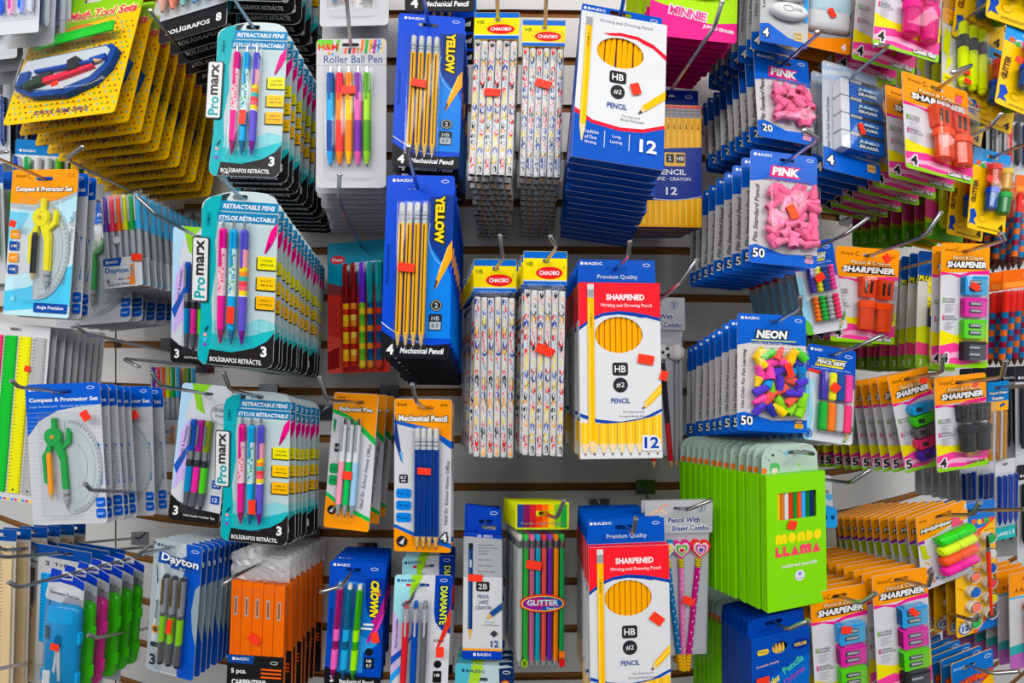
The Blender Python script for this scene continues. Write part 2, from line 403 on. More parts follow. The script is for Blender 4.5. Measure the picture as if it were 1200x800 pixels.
# ---------------------------------------------------------------- teal retractable pen pack
def k_teal():
    w, h = 90, 208; K = Kind('pen_pack', w, h, (45, 7), 7, .6)
    out = [(0, 22)] + [(14 - 14 * math.cos(t), 22 - 14 * math.sin(t)) for t in (0.4, .8, 1.2)] + [(26, 3), (36, .8), (50, 0), (62, 0), (76, 1), (85, 5), (90, 13)] + [(90, 198), (87, 205), (80, 208), (6, 208), (1, 204), (-1, 196), (2, 150), (1, 90)]
    A = Art(w, h, outer=out, base='dcecee', slot=(45, 7), sw=9, sh=3); A.cv = rrect(-2, 0, 90, 208, 5)
    A.rect(14, 40, 89.7, 178, 'cfe3e6')
    for i in range(9): A.line(14, 52 + i * 14, 89.5, 52 + i * 14, .35, 'b4d3d8', lv=3)
    for i in range(6): A.line(20 + i * 13, 38, 20 + i * 13, 176, .35, 'b4d3d8', lv=3)
    A.poly([(12, 150), (30, 160), (50, 158), (72, 148), (89.7, 152), (89.7, 180), (12, 196)], '8fd0d6')
    A.poly([(12, 168), (34, 174), (60, 170), (89.7, 160), (89.7, 185), (12, 196)], '28b4bc')
    A.poly([(10, 189), (40, 191), (66, 184), (82, 174), (89.8, 164), (89.8, 199), (86, 205), (80, 207.6), (8, 207.6)], '231f22')
    A.poly([(24, 5), (31, 11), (24, 22), (20, 38), (17, 60), (19, 90), (14, 130), (16, 160), (13, 192), (10, 207.6), (5, 207), (0, 202), (-.6, 196), (2.2, 150), (1.2, 90), (.4, 24), (4, 14), (12, 8)], '12a7b0', noclip=True)
    A.poly([(24, 5), (34, 2.5), (28, 12), (21, 24), (19, 40), (21, 24)], '2a3a40', noclip=True)
    A.rect(22, 12, 89.8, 23.5, '1a86b8'); A.rect(19, 25, 89.8, 36.5, '1a7fae')
    A.t('RETRACTABLE PENS', 56, 18, 5.6, W_, 60, sh=.2, b=.03)
    A.t('STYLOS RÉTRACTABLE', 54, 31, 6.4, W_, 66, sh=.2, b=.03)
    A.poly([(89.6, 34), (89.6, 48), (84, 60), (77, 71), (75.5, 70), (78, 58), (82, 44)], 'e5178a')
    A.poly([(80, 58), (84, 60), (77, 71), (75.5, 70)], 'a8106a')
    for y, c, t2 in ((74, 'e4dc10', ('CONTAINS', 'SERIES INK')), (98, 'f5c400', ('SOFT', 'COMFORT GRIP')), (121, 'f8b400', ('FABRIC &', 'PATTERNS'))):
        A.rect(66.6, y + 1.4, 89.7, y + 17, '2c2a18', 1); A.rect(68, y, 89.7, y + 15.4, c, 1)
        A.t(t2[0], 79, y + 5, 2.6, '54480a', 13, res=1); A.t(t2[1], 79, y + 10, 2.6, '54480a', 16, res=1)
    A.t('3', 79, 187, 13, W_, b=.04); A.t('BOLÍGRAFOS RETRÁCTIL', 46, 200, 7, W_, 62, b=.02)
    A.line(8, 168, 12, 161, 1.6, '10303a')
    for y, c in ((172, 'f0a0a0'), (178, '60b8f0'), (184, '8a40c0')): A.ell(8, y, 2.2, 2.2, c, 10, lv=12)
    A.t('FAMILY', 9, 34, 4, '0a6a74', 16, rot=-90, res=1)
    K.part('card', A)
    B = MB(); B.slab(rrect(-8.5, 56, 11.5, 133, 3), [], '3a3230', -2.2, -1.2); B.slab(rrect(-7.3, 57.4, 10.3, 131.6, 2.4), [], 'eef2f2', -2.5, -2.2)
    bb = Art(1, 1, slab=False); bb.v = B.v; bb.f = B.f; bb.m = B.m; bb.sm = B.sm; bb.cols = B.cols
    bb.t('Pro', 1.5, 116, 13, '109aa2', 25, rot=-90, b=.03, y0=-2.6); bb.t('marx', 1.5, 80.5, 9.5, '3a3230', 42, rot=-90, b=.035, y0=-2.6)
    K.part('name_badge', bb)
    cs = (('d8188a', 'f4c8d4', 'e02890', 'b0106c'), ('18a4d8', 'b8e4ec', '14a8dc', '0e7ca0'), ('5a54c0', 'e0e4a0', '6a5cc8', '8a18a0'))
    for (c1, c2, c3, c4), x, y in zip(cs, (29.5, 42, 54.5), (36, 36, 36)):
        pat = {'d8188a': ['f4c8d4', 'e86a90', 'f8dce0', 'e04878'], '18a4d8': ['c8ecf0', '58b030', 'a8dce8', '2878d0'], '5a54c0': ['e84850', 'f0d020', '38b4a8', 'e86a90']}[c1]
        segs = [(9, 1.8, 1.8, 'm:c8ccd0'), (3, 3.2, 4.2, c1), (20, 4.2, 4.3, c1)] + ([(54, 4.3, 4.3, pat[0])] if c1[0] != '5' else [(20, 4.3, 4.3, 'e8a0b0')] + [(5.6, 4.3, 4.3, k_) for k_ in ('f0d020', 'f09030', '38b4a8', 'e84850', 'f06a80', 'f0d020')]) + [(1.5, 4.5, 4.5, 'f4f4f4'), (20, 4.5, 4.2, c3), (20, 4.2, 4.0, c3), (6, 3.6, 3.2, 't:' + c4), (11, 3.0, 1.0, 't:' + c4)]
        dots = MB(); rr = random.Random(3)
        if c1[0] != '5':
            for q in range(46):
                dx, dz, a_ = rr.uniform(-3, 3), 34 + q * 1.1, rr.uniform(.6, 1.5)
                dots.add([(max(-3.9, min(3.9, dx + a_ * math.cos(g))), -math.sqrt(max(.6, 19.4 - max(-3.9, min(3.9, dx + a_ * math.cos(g))) ** 2)), -(dz + a_ * 1.3 * math.sin(g))) for g in (0, 1.2, 2.5, 3.8, 5)], [(0, 1, 2, 3, 4)], pat[1 + q % 3])
        pen(K, x, y, segs, 5, 0, clipc=c1, cl=42, clipy=12, kids=[kid('flower_print', dots)] if dots.v else ())
    K.part('blister', bubble(22, 33, 64, 188, 7.5, 5)); K.dome = 11
    return K
# ---------------------------------------------------------------- roller ball pens
def k_roller():
    w, h = 82, 175; K = Kind('pen_pack', w, h, (40, 7), 8, .6)
    A = Art(w, h, 5, 'dadae0', slot=(40, 7), sw=10, sh=2)
    cols = ['64b428', 'd8d0c8', 'e86a30', '3a3a44', 'e04040', 'c8a080', 'f07820', '38a048', 'f0a030', 'b04898', '5aa0d0', 'd8c8a0']
    hl = A.hl
    A.rect(1, 1, 20, 11, '6cc030')
    for i in range(12):
        x = 24 + i * 4.8
        A.poly([(x, 1), (x + 4, 1), (x + 1.5, 18 if i % 2 else 14), (x - 1.5, 17)] if not 29 < x + 2 < 51 else [(x - .5, 10.5), (x + 3, 10.5), (x + 1.5, 18), (x - 1.5, 17)], cols[i], lv=3)
    A.t('H&M', 14, 9.5, 8, 'd8202c', 23, b=.03); A.t('5PC', 70, 9, 5.5, '303038', 14, b=.01)
    A.t('Roller Ball Pen', 43, 24, 9, '2a4a90', 68, b=.0)
    for i in range(26): A.ell(3 + i * 3.05, 31, .6, .6, '707078', 6, lv=6)
    A.ell(15, 17, 2, 2, 'e8902a', 8, lv=7); A.ell(19, 18, 1.6, 1.6, '3a90d0', 8, lv=7)
    K.part('card', A)
    for x, (a, b, c, d) in zip((18.6, 29.2, 40, 50.6, 61), (('1c60b4', '3cb0e6', '1650a4', '2ea4e4'), ('e8304c', 'f88a28', 'e6403c', 'f4841e'), ('f08c1c', 'fcc41c', 'f08818', 'fcc020'), ('8838a6', 'e472ba', '7434a0', 'e462b4'), ('58a01e', 'a6da3a', '549a1e', '96d232'))):
        pen(K, x, 36, [(7, 2, 2, 'm:e0e0e4'), (2, 3.2, 4.2, a), (22, 4.3, 4.3, a), (6, 4.3, 4.3, b), (26, 4.3, 4.2, b), (4, 4.2, 4.4, c), (32, 4.5, 4.4, c), (14, 4.3, 1.9, d), (3, 1.8, 1, 'm:c0c0c4')], 5, clipc=a, cl=30, clipy=9)
    K.part('blister', bubble(11, 33, 70, 163, 8, 5)); K.dome = 10.5
    return K
def mpencil(K, x, y, ln, body, stripe=None, ang=0, tip='d8b878', name='mechanical_pencil', d=4.5):
    kids = [kid('eraser', lat('eraser', [(1.5, 2.2, 3.2, 'e2e2de'), (9, 3.2, 3.2, 'e2e2de')], 10), (0, 0, 24)), kid('ferrule', lat('ferrule', [(4.5, 3.5, 3.5, 'c8ccd2'), (1.5, 3.0, 3.0, '8a8e94'), (2.5, 3.5, 3.5, 'd0d4d8'), (1.5, 3.0, 3.0, '8a8e94'), (4, 3.5, 3.5, 'c8ccd2')], 10), (0, 0, 14))]
    if stripe:
        mb = MB(); mb.slab([(-.7, 2), (.7, 2), (.7, ln - 2), (-.7, ln - 2)], [], stripe, -3.55, -3.3); kids.append(kid('stripe', mb))
    K.part(name, lat(name, [(ln, 3.5, 3.5, body), (13, 3.3, 1.2, tip), (3, .7, .6, 'm:b0b0b0')], 10), (x, -d, -(y + 24)), math.radians(ang), kids)
def k_yellow():
    w, h = 80, 214; K = Kind('pencil_pack', w, h, (36, 14), 7, .6)
    A = Art(w, h, 4, '0c50d8', slot=(36, 14), sw=12, sh=2.4)
    A.poly([(0, 0), (80, 0), (80, 20), (0, 26)], '1560e6') if 0 else None
    A.poly([(26, 30), (60, 60), (79, 120), (80, 190), (26, 190)], '2484ee')
    A.poly([(51, 26), (80, 22), (80, 108), (66, 100), (56, 86), (51, 70)], '0a3a96')
    A.ring(82, 70, 31, 40, 1, '8ac0f0', 110, 200)
    A.logo(7, 4.5, 24); A.oval(69, 7)
    A.t('YELLOW', 64, 52, 11, 'ffd21c', 56, rot=90, b=.05, o='2a2a10', ow=.09)
    A.poly([(79.5, 76), (79.5, 98), (68, 120), (61, 134), (60, 131), (64, 114), (74, 84)], 'f2a41c'); A.poly([(74, 84), (76, 82), (66, 114), (64, 114)], 'ffd060')
    A.poly([(64, 124), (61, 134), (60, 131), (62, 122)], '463018')
    A.ell(63, 152, 7, 7, '20242c'); A.t('2', 63, 152, 6, 'c8ccd0', b=.02); A.ring(63, 152, 6, 6, .8, 'b8b8a8')
    A.rect(55, 162, 70, 181, '20242c', 1.5); A.t('HB', 62.5, 167, 5, 'b0b8c0', 9); A.rect(56, 171, 69, 180, 'a8b4c0', 1); A.t('0.7', 62.5, 175.5, 4.5, '20242c', 8)
    A.t('Pencil Lead is Included', 4.5, 105, 3.4, '0a2a70', 46, rot=-90, b=.01, sh=.2)
    A.poly([(0, 182), (14, 192), (30, 197), (60, 198), (80, 196), (80, 214), (0, 214)], '15171c')
    A.ring(66, 50, 120, 148, 1.2, 'dfe8f4', 98, 128)
    A.t('4', 11, 204, 12, W_, b=.04); A.t('Mechanical Pencil', 48, 205, 6.5, W_, 50, b=.03, sh=.15)
    K.part('card', A)
    for x in (20.5, 29.6, 38.6, 47.6): mpencil(K, x, 34, 128, 'e9b01c', '3a3420')
    K.part('blister', bubble(13, 30, 55, 204, 7, 4)); K.dome = 10
    return K
def k_crown():
    w, h = 66, 150; K = Kind('pen_pack', w, h, (28, 10), 7, .6)
    A = Art(w, h, 4, '1450c4', slot=(28, 10), sw=9, sh=2)
    A.poly([(12, 22), (42, 26), (50, 60), (60, 130), (10, 130)], '1f7ce0'); A.poly([(44, 20), (66, 18), (66, 78), (54, 72), (46, 60), (44, 44)], '0c3ca6')
    A.poly([(20, 80), (64, 100), (66, 134), (14, 134)], '38a0e8'); A.poly([(44, 110), (66, 96), (66, 134), (44, 134)], '1450c4')
    A.logo(4, 3, 20); A.oval(53, 8)
    A.t('CROWN', 54.5, 44, 10, 'f8e020', 44, rot=90, b=.05, sh=.15, o='0a2050', ow=.06)
    A.poly([(58, 36), (62, 32), (60, 37), (63, 39), (58, 40)], 'f08020')
    A.poly([(66, 42), (66, 66), (58, 88), (49, 98), (47, 95), (56, 76), (52, 72), (60, 60)], 'b8288c'); A.poly([(66, 60), (66, 66), (58, 88), (49, 98)], 'e050b0')
    A.rect(43, 74, 55, 76.5, W_); A.rect(40, 79, 54, 81.5, W_)
    A.ell(51, 108, 4.6, 4.6, '15171c'); A.rect(46, 115, 57, 128, '15171c', 1); A.t('HB', 51.5, 119, 3.5, W_, 6); A.t('0.7', 51.5, 124.5, 3.5, W_, 6)
    A.t('Pencil Lead is Included', 4, 74, 2.6, '0a2060', 32, rot=-90)
    A.poly([(0, 128), (12, 134), (40, 138), (66, 138), (66, 150), (0, 150)], '15171c'); A.t('3', 9, 142.5, 8, W_, b=.04); A.t('Mechanical Pencil', 38, 144.5, 5, W_, 40, b=.02)
    K.part('card', A)
    for x, c, c2, c3 in ((15.5, 'a0186c', 'e868b8', '8a1060'), (27, '0c6c90', '28a8dc', '0a5878'), (38.5, '40a818', '98e018', '2c8a10')):
        pen(K, x, 25, [(6, 2.4, 2.6, 'f0e8d0'), (2, 3.4, 3.8, c), (46, 3.9, 3.9, 't:' + c), (14, 3.9, 3.7, c2), (10, 3.5, 3.5, 't:' + c), (24, 4.1, 3.9, c2), (5, 3.2, 3, c3), (9, 2.6, .8, 't:' + c3)], 5, ang=2, clipc=c, cl=24, clipy=6)
    K.part('blister', bubble(8, 21, 45, 138, 7)); K.dome = 10
    return K
def k_diamante():
    w, h = 68, 150; K = Kind('pen_pack', w, h, (28, 12), 7, .6)
    A = Art(w, h, 4, 'e8eaf0', slot=(28, 12), sw=12, sh=2)
    A.poly([(0, 0), (26, 0), (14, 40), (6, 80), (0, 90)], 'a8e0ea'); A.poly([(0, 40), (10, 60), (8, 110), (0, 130)], 'c8b4e0'); A.poly([(20, 0), (34, 0), (30, 8), (22, 30), (18, 34)], '9ad028')
    A.poly([(0, 98), (12, 88), (30, 60), (14, 94), (0, 108)], '3a58c8'); A.poly([(0, 120), (14, 104), (18, 108), (0, 130)], '30a0e8')
    A.poly([(48, 0), (68, 0), (68, 70), (58, 66), (50, 56), (48, 44)], '1446b8')
    A.logo(3, 5, 22, '2a5aa0'); A.oval(58, 6)
    A.rect(14, 10.5, 19, 13.5, 'c83040'); A.rect(37, 10.5, 41, 13.5, '284a90')
    A.t('DIAMANTE', 59, 36, 8.5, 'd8e850', 46, rot=90, b=.03, o='0a2060', ow=.08)
    A.poly([(68, 36), (68, 60), (60, 78), (53, 90), (52, 88), (58, 70)], 'd03828'); A.t('0.7mm', 55, 78, 3, '20242c', 12)
    A.ell(55, 106, 4.6, 4.6, '15171c'); A.rect(50, 114, 60, 128, '15171c', 1); A.t('HB', 55, 119, 3.5, W_, 6)
    A.t('Pencil Lead is Included', 5, 70, 2.6, '404870', 34, rot=-90)
    A.rect(0, 138, 68, 150, '15171c'); A.t('3', 9, 144, 8, W_, b=.03)
    K.part('card', A)
    for x, c, c2 in ((16, 'c82838', 'e05060'), (27, '1850b8', '2a60c8'), (38, '606468', '8a8c90')):
        pen(K, x, 29, [(4, 2, 3, c2), (4, 3, 2.4, c2), (16, 3.8, 3.9, 't:c8ccd8'), (44, 3.9, 3.8, c), (34, 3.9, 3.6, c), (8, 3.4, .9, 't:c8c8d0')], 5, clipc='t:d8dce4', cl=26, clipy=14)
    K.part('blister', bubble(10, 25, 45, 146, 7)); K.dome = 10
    return K
def k_ink3():
    w, h = 57, 156; K = Kind('pen_pack', w, h, (17, 9), 6, .5)
    A = Art(w, h, 4, 'cfd6dc', slot=(17, 9), sw=7, sh=2)
    A.poly([(0, 0), (34, 0), (26, 16), (20, 60), (18, 156), (0, 156)], 'b8c4cc'); A.poly([(10, 20), (16, 40), (8, 100), (16, 140), (4, 120)], 'dde4e8')
    A.poly([(57, 0), (38, 0), (40, 24), (34, 50), (40, 80), (34, 110), (38, 156), (57, 156)], '1458c8'); A.poly([(52, 50), (57, 44), (57, 116), (52, 100), (49, 76)], '8fa6b0')
    A.logo(4, 5, 22, '405060'); A.oval(49, 7)
    A.t('Dayton', 32, 22, 12, W_, 44, b=.03, o='1c50b0', ow=.12, rot=4); A.t('Roller Ball Pen', 36, 31, 3, '304880', 22, rot=4)
    for i in range(6): A.line(5 + i * .7, 30 + i * 4, 8 - i * .3, 52 - i, .5, '2a3036', lv=10)
    A.t('smooth', 8, 82, 4, '303840', 22, rot=-86, sh=.3)
    A.ell(9, 106, 5, 5, 'd89a30', 14); A.ell(9, 106, 3.2, 3.2, '5a4a30', 12); A.rect(4, 121, 15, 127, '30363c', 3); A.t('3', 8, 142, 13, '20242a', b=.03)
    K.part('card', A)
    for x in (21, 31, 41):
        pen(K, x, 37, [(3, 2.2, 3, '303840'), (40, 3.3, 3.3, 't:9a9ea4'), (4, 3.5, 3.5, 'm:c0c4c8'), (30, 3.3, 3.3, '7cb828'), (24, 3.2, 3.2, 'm:d0d4d8'), (3, 3.2, 2.4, '20242a')], 4.5, clipc='m:a08858', cl=30, clipy=3)
    K.part('blister', bubble(14, 33, 48, 148, 6.5)); K.dome = 9
    return K
def k_ceramic(variant=0):
    w, h = 58, 164; K = Kind('pen_pack', w, h, (28, 11), 6, .5)
    A = Art(w, h, 5, 'e6eaf2', slot=(28, 11), sw=9, sh=2)
    A.poly([(0, 0), (16, 0), (8, 40), (14, 90), (0, 130)], 'b8d8f0'); A.poly([(4, 60), (14, 40), (16, 110), (2, 130)], 'd0b8ec'); A.poly([(12, 0), (34, 0), (24, 14), (30, 36), (20, 30)], '8cc838'); A.poly([(0, 100), (18, 66), (20, 70), (4, 110)], '3a5ac8')
    A.ring(52, 34, 16, 13, 1.2, 'a8acb4', 90, 270); A.t('CERAMIC', 46, 29, 5, '808890', 18); A.t('Point', 48, 36, 3, '808890', 12)
    A.rect(46, 112, 56, 122, '2050b8', 1); A.t('28', 51, 117, 5, W_); A.rect(46, 130, 56, 140, '2050b8', 1); A.t('12', 51, 135, 5, W_)
    A.t('smooth & beautiful', 9, 74, 3, '606880', 44, rot=-84)
    A.poly([(0, 134), (10, 142), (30, 148), (58, 150), (58, 164), (0, 164)], '17151a'); A.t('3', 8, 153, 11, W_, b=.03); A.t('Solid Needle Precision Tips', 35, 157, 3.4, W_, 36)
    K.part('card', A)
    for x, a, b in ((22, '1858b8', '188ad0'), (30.5, 'a0208c', 'e0309c'), (39, '7a8a20', '50c028')):
        pen(K, x, 42, [(3, 2.6, 3.4, a), (34, 3.5, 3.5, a), (10, 3.6, 3.6, 'm:b8bcc0'), (8, 3.6, 3.6, 'm:50545a'), (30, 3.4, 3.4, b), (16, 3.2, 2.6, 't:606470'), (6, 2.2, .7, '303036')], 4.5, clipc='m:9098b0', cl=24, clipy=6)
    K.part('blister', bubble(16, 39, 45, 155, 6)); K.dome = 9
    return K
def k_cars():
    w, h = 72, 150; K = Kind('pen_pack', w, h, (39, 6), 5, .5)
    A = Art(w, h, 2, 'c23a34', slot=(39, 6), sw=8, sh=2)
    A.rect(0, 0, 72, 52, '0c8aa8'); A.poly([(0, 46), (20, 52), (50, 48), (72, 54), (72, 62), (0, 60)], '7a3c40'); A.ell(12, 20, 9, 5, 'c03040'); A.t('Pens', 12, 20, 4, W_, 12)
    A.poly([(0, 106), (20, 112), (18, 150), (0, 150)], 'd8564a'); A.poly([(0, 126), (14, 120), (14, 144), (0, 146)], '882020')
    K.part('card', A)
    for x, c, ps in ((24, '7a1018', ('f0b020', 'c83018', 'f0c830')), (33, '7a1018', ('e8902a', 'b02818', 'f0d060')), (43, '6a30c0', ('78c030', 'e8d030', '5ab030')), (52, '0c8a90', ('205a90', 'e89030', '18457a')), (62, '0c8a90', ('205a90', 'c84030', '18457a'))):
        pen(K, x, 26, [(2, 2.6, 3.4, c), (44, 3.5, 3.5, c)] + [(6.5, 3.4, 3.4, ps[i % 3]) for i in range(11)] + [(2, 3, 2, ps[1])], 4, clipc=c, cl=30, clipy=4)
    K.part('blister', bubble(18, 23, 68, 146, 6)); K.dome = 8.5
    return K
def simply(A, w, hh=26, c=OR, code=True):
    A.poly([(0, 0), (w, 0), (w, hh), (0, hh)], c) if c else None
    A.t('Simply', w * .19, 8, 5, '6a4a10', w * .24, sh=.2, b=0, res=1); A.ring(w * .37, 8, 3.2, 3.2, .8, '6a4a10', 30, 300, 10)
def k_ballpoint():
    w, h = 56, 162; K = Kind('pen_pack', w, h, (31, 11), 6, .5)
    A = Art(w, h, 3, 'e2e2ea', slot=(31, 11), sw=8, sh=2); H = [A.hl[0]]
    A.holepoly([(0.5, .5), (55.5, .5), (55.5, 58), (46, 46), (20, 28), (.5, 22)], H, OR)
    A.poly([(0, 20), (20, 27), (40, 40), (56, 54), (56, 62), (38, 46), (18, 31), (0, 25)], '1eae54')
    A.poly([(0, 124), (20, 136), (56, 150), (56, 162), (0, 162)], OR); A.poly([(0, 120), (20, 132), (56, 146), (56, 151), (20, 137), (0, 125)], '1eae54')
    A.t('Ballpoint Pen', 29, 20.5, 6.5, W_, 42, b=.03, o='70603a', ow=.07); A.t('simply', 10, 6, 4, '6a4a10', 10)
    A.poly([(2, 32), (6, 34), (5, 50), (3, 46)], '1a8a50'); A.rect(6, 62, 12, 72, '20242a', 1); A.t('1.0', 9, 67, 3.2, W_, 4.5)
    A.rect(2, 86, 14, 98, '1e9a58', 3); A.rect(2, 100, 14, 112, '1e9a58', 3); A.t('Smooth', 8, 92, 2.6, '0a4a28', 9); A.t('Grip', 8, 106, 3, '0a4a28', 7)
    A.t('Ideal for School Home Office', 47, 98, 4.4, '3a3a44', 76, rot=-86, sh=.3, b=0)
    A.ell(9, 141, 5.5, 5.5, '20242a'); A.poly([(6, 143), (12, 137), (10, 144)], 'e0e0e0')
    K.part('card', A)
    for x, c in ((19.5, 'f0a0b8'), (28, '14b458'), (36.5, 'a0c8e4')):
        pen(K, x, 31, [(7, 1.4, 1.4, 'm:60646a'), (2, 2.4, 3.4, 't:d8dce0'), (42, 3.4, 3.5, 'e8ecf0'), (50, 3.7, 3.6, c), (12, 3.4, 1.6, 't:a8b0b8'), (3, .9, .5, 'm:808080')], 5, clipc='t:c0c4c8', cl=30, clipy=9)
    K.part('blister', bubble(13, 28, 43, 152, 6.5)); K.dome = 9.5
    return K
def k_bluemech():
    w, h = 66, 178; K = Kind('pencil_pack', w, h, (36, 10), 6, .5)
    A = Art(w, h, 3, 'e4e4ea', slot=(36, 10), sw=10, sh=2); H = [A.hl[0]]
    A.holepoly([(.5, .5), (65.5, .5), (65.5, 50), (40, 33), (.5, 25)], H, OR)
    A.poly([(0, 25), (40, 33), (66, 49), (66, 58), (40, 38), (0, 29)], '1a68d0')
    A.poly([(0, 148), (30, 162), (66, 172), (66, 178), (0, 178)], OR); A.poly([(0, 146), (30, 158), (66, 167), (66, 173), (30, 163), (0, 150)], '1a68d0')
    A.t('Mechanical Pencil', 33, 22.5, 7, W_, 56, b=.04, o='70603a', ow=.07); A.t('Simply', 9, 7, 5, '6a4a10', 12, sh=.2); A.t('02740', 57, 7, 3, '6a4a10', 8)
    A.poly([(1, 18), (8, 62), (10, 76), (7, 70), (0, 48)], '1a3a80'); A.poly([(6, 62), (10, 62), (9.5, 74)], '6ab0e8')
    A.rect(6, 88, 16, 98, '20242a', 1.5); A.t('0.7', 11, 91.5, 3.4, W_, 7); A.t('mm', 11, 95.5, 2.2, W_, 5)
    for y, t in ((104.5, 'No. 2'), (118.5, 'HB Lead'), (132.5, 'Premium')): A.rect(2.5, y, 20, y + 11, '1a8af0', 3); A.t(t, 11, y + 5.5, 3.4, '0a3a78', 12)
    A.t('Ideal for School Home Office', 61, 108, 4.2, '3a3a44', 74, rot=-88, sh=.3, b=0)
    A.ell(9.5, 166, 6.5, 6.5, '20242a'); A.poly([(6, 168), (13, 161), (11, 170)], 'e0e0e0'); A.t('4', 58, 160, 10, W_, b=.03, o='30343c', ow=.07)
    K.part('card', A)
    for x in (28, 35, 42, 49.5): mpencil(K, x, 33, 100, '10408c', 'ang' and '0a2c68')
    K.part('blister', bubble(22, 30, 56, 170, 6.5)); K.dome = 9.5
    return K
# ---------------------------------------------------------------- clear gel-pen wallet
def k_gel6():
    w, h = 60, 116; K = Kind('gel_pen_wallet', w, h, (42, -6), 4, 4)
    A = Art(w, h, slab=False)
    A.slab(rrect(4, 76, 56, 112, 2), [], 'f0f2f6', -3.4, -3); A.cv = rrect(4, 76, 56, 112, 2); A.k = 70
    A.poly([(4, 76), (30, 76), (27, 86), (4, 85)], '1c58b8'); A.logo(8, 79, 16); A.t('Dayton', 22, 92, 8.5, '2a6ac0', 32, b=.02, rot=3); A.t('6', 10, 103, 6, '20242a', b=.02)
    A.poly([(40, 86), (46, 84), (46, 110), (39, 110)], 'f09030'); A.poly([(41, 88), (44, 88), (43, 104)], '20a0d0'); A.t('Gel Ink Pens', 24, 108, 3, '606470', 30)
    for i, c in enumerate(('a040c0', '40b0e0', 'f0d020', 'e05030')): A.rect(24 + i * 4, 101, 27 + i * 4, 103, c, lv=80)
    K.part('paper_label', A)
    for i, c in enumerate(('7040b0', 'f0406c', 'f86020', 'd8d820', '18a048', '30b4e8')):
        pen(K, 8 + i * 8.8, 0, [(3, 3, 3.8, c), (40, 3.8, 3.8, c), (40, 3.3, 3.2, 't:c8d0d8'), (22, 3.4, 3.2, 'm:c8ccd0'), (5, 3.2, 2.4, c)], 0, clipc='t:e0e4e8', cl=32, clipy=2)
    K.part('wallet', bagmesh(0, -12, 60, 118, 4.6, 4, 3)); 
    mb = MB(); mb.slab(ellp(26, 55, 4.6, 4.6, 14), [], 'f0f0f2', -5.4, -4.6); K.part('snap_button', mb); K.dome = 5.4
    return K
def compass(K, x, y, c, c2, s=1.0):
    """drawing compass: hinge disc, pencil-holding leg, needle leg"""
    mb = MB()
    mb.slab(ellp(0, 22, 9.6, 10.6, 18), [], c, -6, -2.5); mb.lathe([(16, 2.6, 3, c)], 10, 1.5, -4, 0)
    mb.slab([(2, 22), (8, 24), (13, 46), (14, 84), (8, 84), (7, 50), (0, 32)], [], c, -5.6, -2.4)
    mb.slab(ellp(0, 22, 2.4, 2.4, 10), [], 'c8a030', -6.5, -6)
    K.part('compass', mb, (x, 0, -y), 0, [
        kid('pencil_clamp', (lambda m: (m.slab([(-6, 28), (-2, 30), (-5, 44), (-10, 46), (-10, 70), (-5, 72), (-5, 78), (-13, 76), (-14, 44), (-10, 38)], [], c, -5.2, -2.2), m)[1])(MB())),
        kid('adjusting_arm', (lambda m: (m.slab([(16, 12), (20, 18), (19, 30), (12, 36), (4, 38), (4, 35), (12, 31), (15, 24)], [], c, -5.2, -2.2), m)[1])(MB())),
        kid('pencil', lat('pencil', [(4, 2, 2.6, c2), (44, 2.7, 2.7, c2), (8, 2.7, .5, 'd8b888')], 6, False), (-5, -5.6, -40)),
        kid('needle_leg', lat('needle_leg', [(5, 3, 3.2, 'a8acb0'), (3, 2.6, 2.6, '808488'), (5, 3.2, 3.2, 'a8acb0'), (5, 2.4, 1.8, 'a8acb0'), (6, .8, .3, 'm:c0c0c0')], 10), (11, -4, -84))])
def protractor(K, x, y, r):
    A = Art(1, 1, slab=False)
    A.slab([(x - 2, y - r), (x + 4, y - r)] + ellp(x + 4, y, r * .62, r, 20, -90, 90) + [(x - 2, y + r)], [], 't:e8f0f4', -1.6, -.9)
    A.cv = rrect(x - 100, y - 200, x + 100, y + 200, 0); A.k = 33
    A.ring(x + 4, y, r * .6, r * .97, .5, '8a949c', -90, 90, 30); A.ring(x + 4, y, r * .5, r * .8, .4, '8a949c', -90, 90, 30); A.ring(x + 4, y, r * .34, r * .52, .4, '8a949c', -90, 90, 24)
    for a in range(-88, 90, 6):
        ca, sa = math.cos(math.radians(a)), math.sin(math.radians(a))
        A.line(x + 4 + r * .56 * ca, y + r * .9 * sa, x + 4 + r * .6 * ca, y + r * .97 * sa, .5, '50585e', lv=40)
    A.line(x - 1, y - r + 2, x - 1, y + r - 2, .5, '8a949c'); 
    K.part('protractor', A)
def k_compass_blue():
    w, h = 87, 167; K = Kind('compass_set', w, h, (42, 10), 6, .5)
    A = Art(w, h, 5, 'dde0e6', slot=(42, 10), sw=12, sh=2.2); H = [A.hl[0]]
    for i in range(26): A.line(0, 34 + i * 5.1, 87, 34 + i * 5.1, .5, 'cdd1d8', lv=2)
    A.holepoly(clip([(0, 0), (87, 0), (87, 26), (60, 28), (36, 32), (14, 44), (0, 62)], A.cv), H, '1462d8')
    A.logo(4, 5, 16); A.oval(76, 6)
    A.t('Compass & Protractor Set', 44, 19.5, 6.5, W_, 80, b=.03); A.t('Juego de Geometría · Ensemble de Géométrie', 42, 27, 3.2, 'a8d0ff', 76, b=.01)
    A.t('Angle Precision', 82, 96, 5, '3a78d8', 50, rot=88, b=.03)
    for y in (136, 149): A.rect(75, y, 86, y + 11.5, '1462d8', 2.5); A.t('180°' if y == 136 else '360°', 80.5, y + 6, 3, 'b8d4f8', 8)
    K.part('card', A); protractor(K, 46, 98, 56); compass(K, 34, 40, '1c9a48', 'f0a030')
    K.part('blister', bubble(18, 34, 62, 156, 7)); K.dome = 9.5
    return K
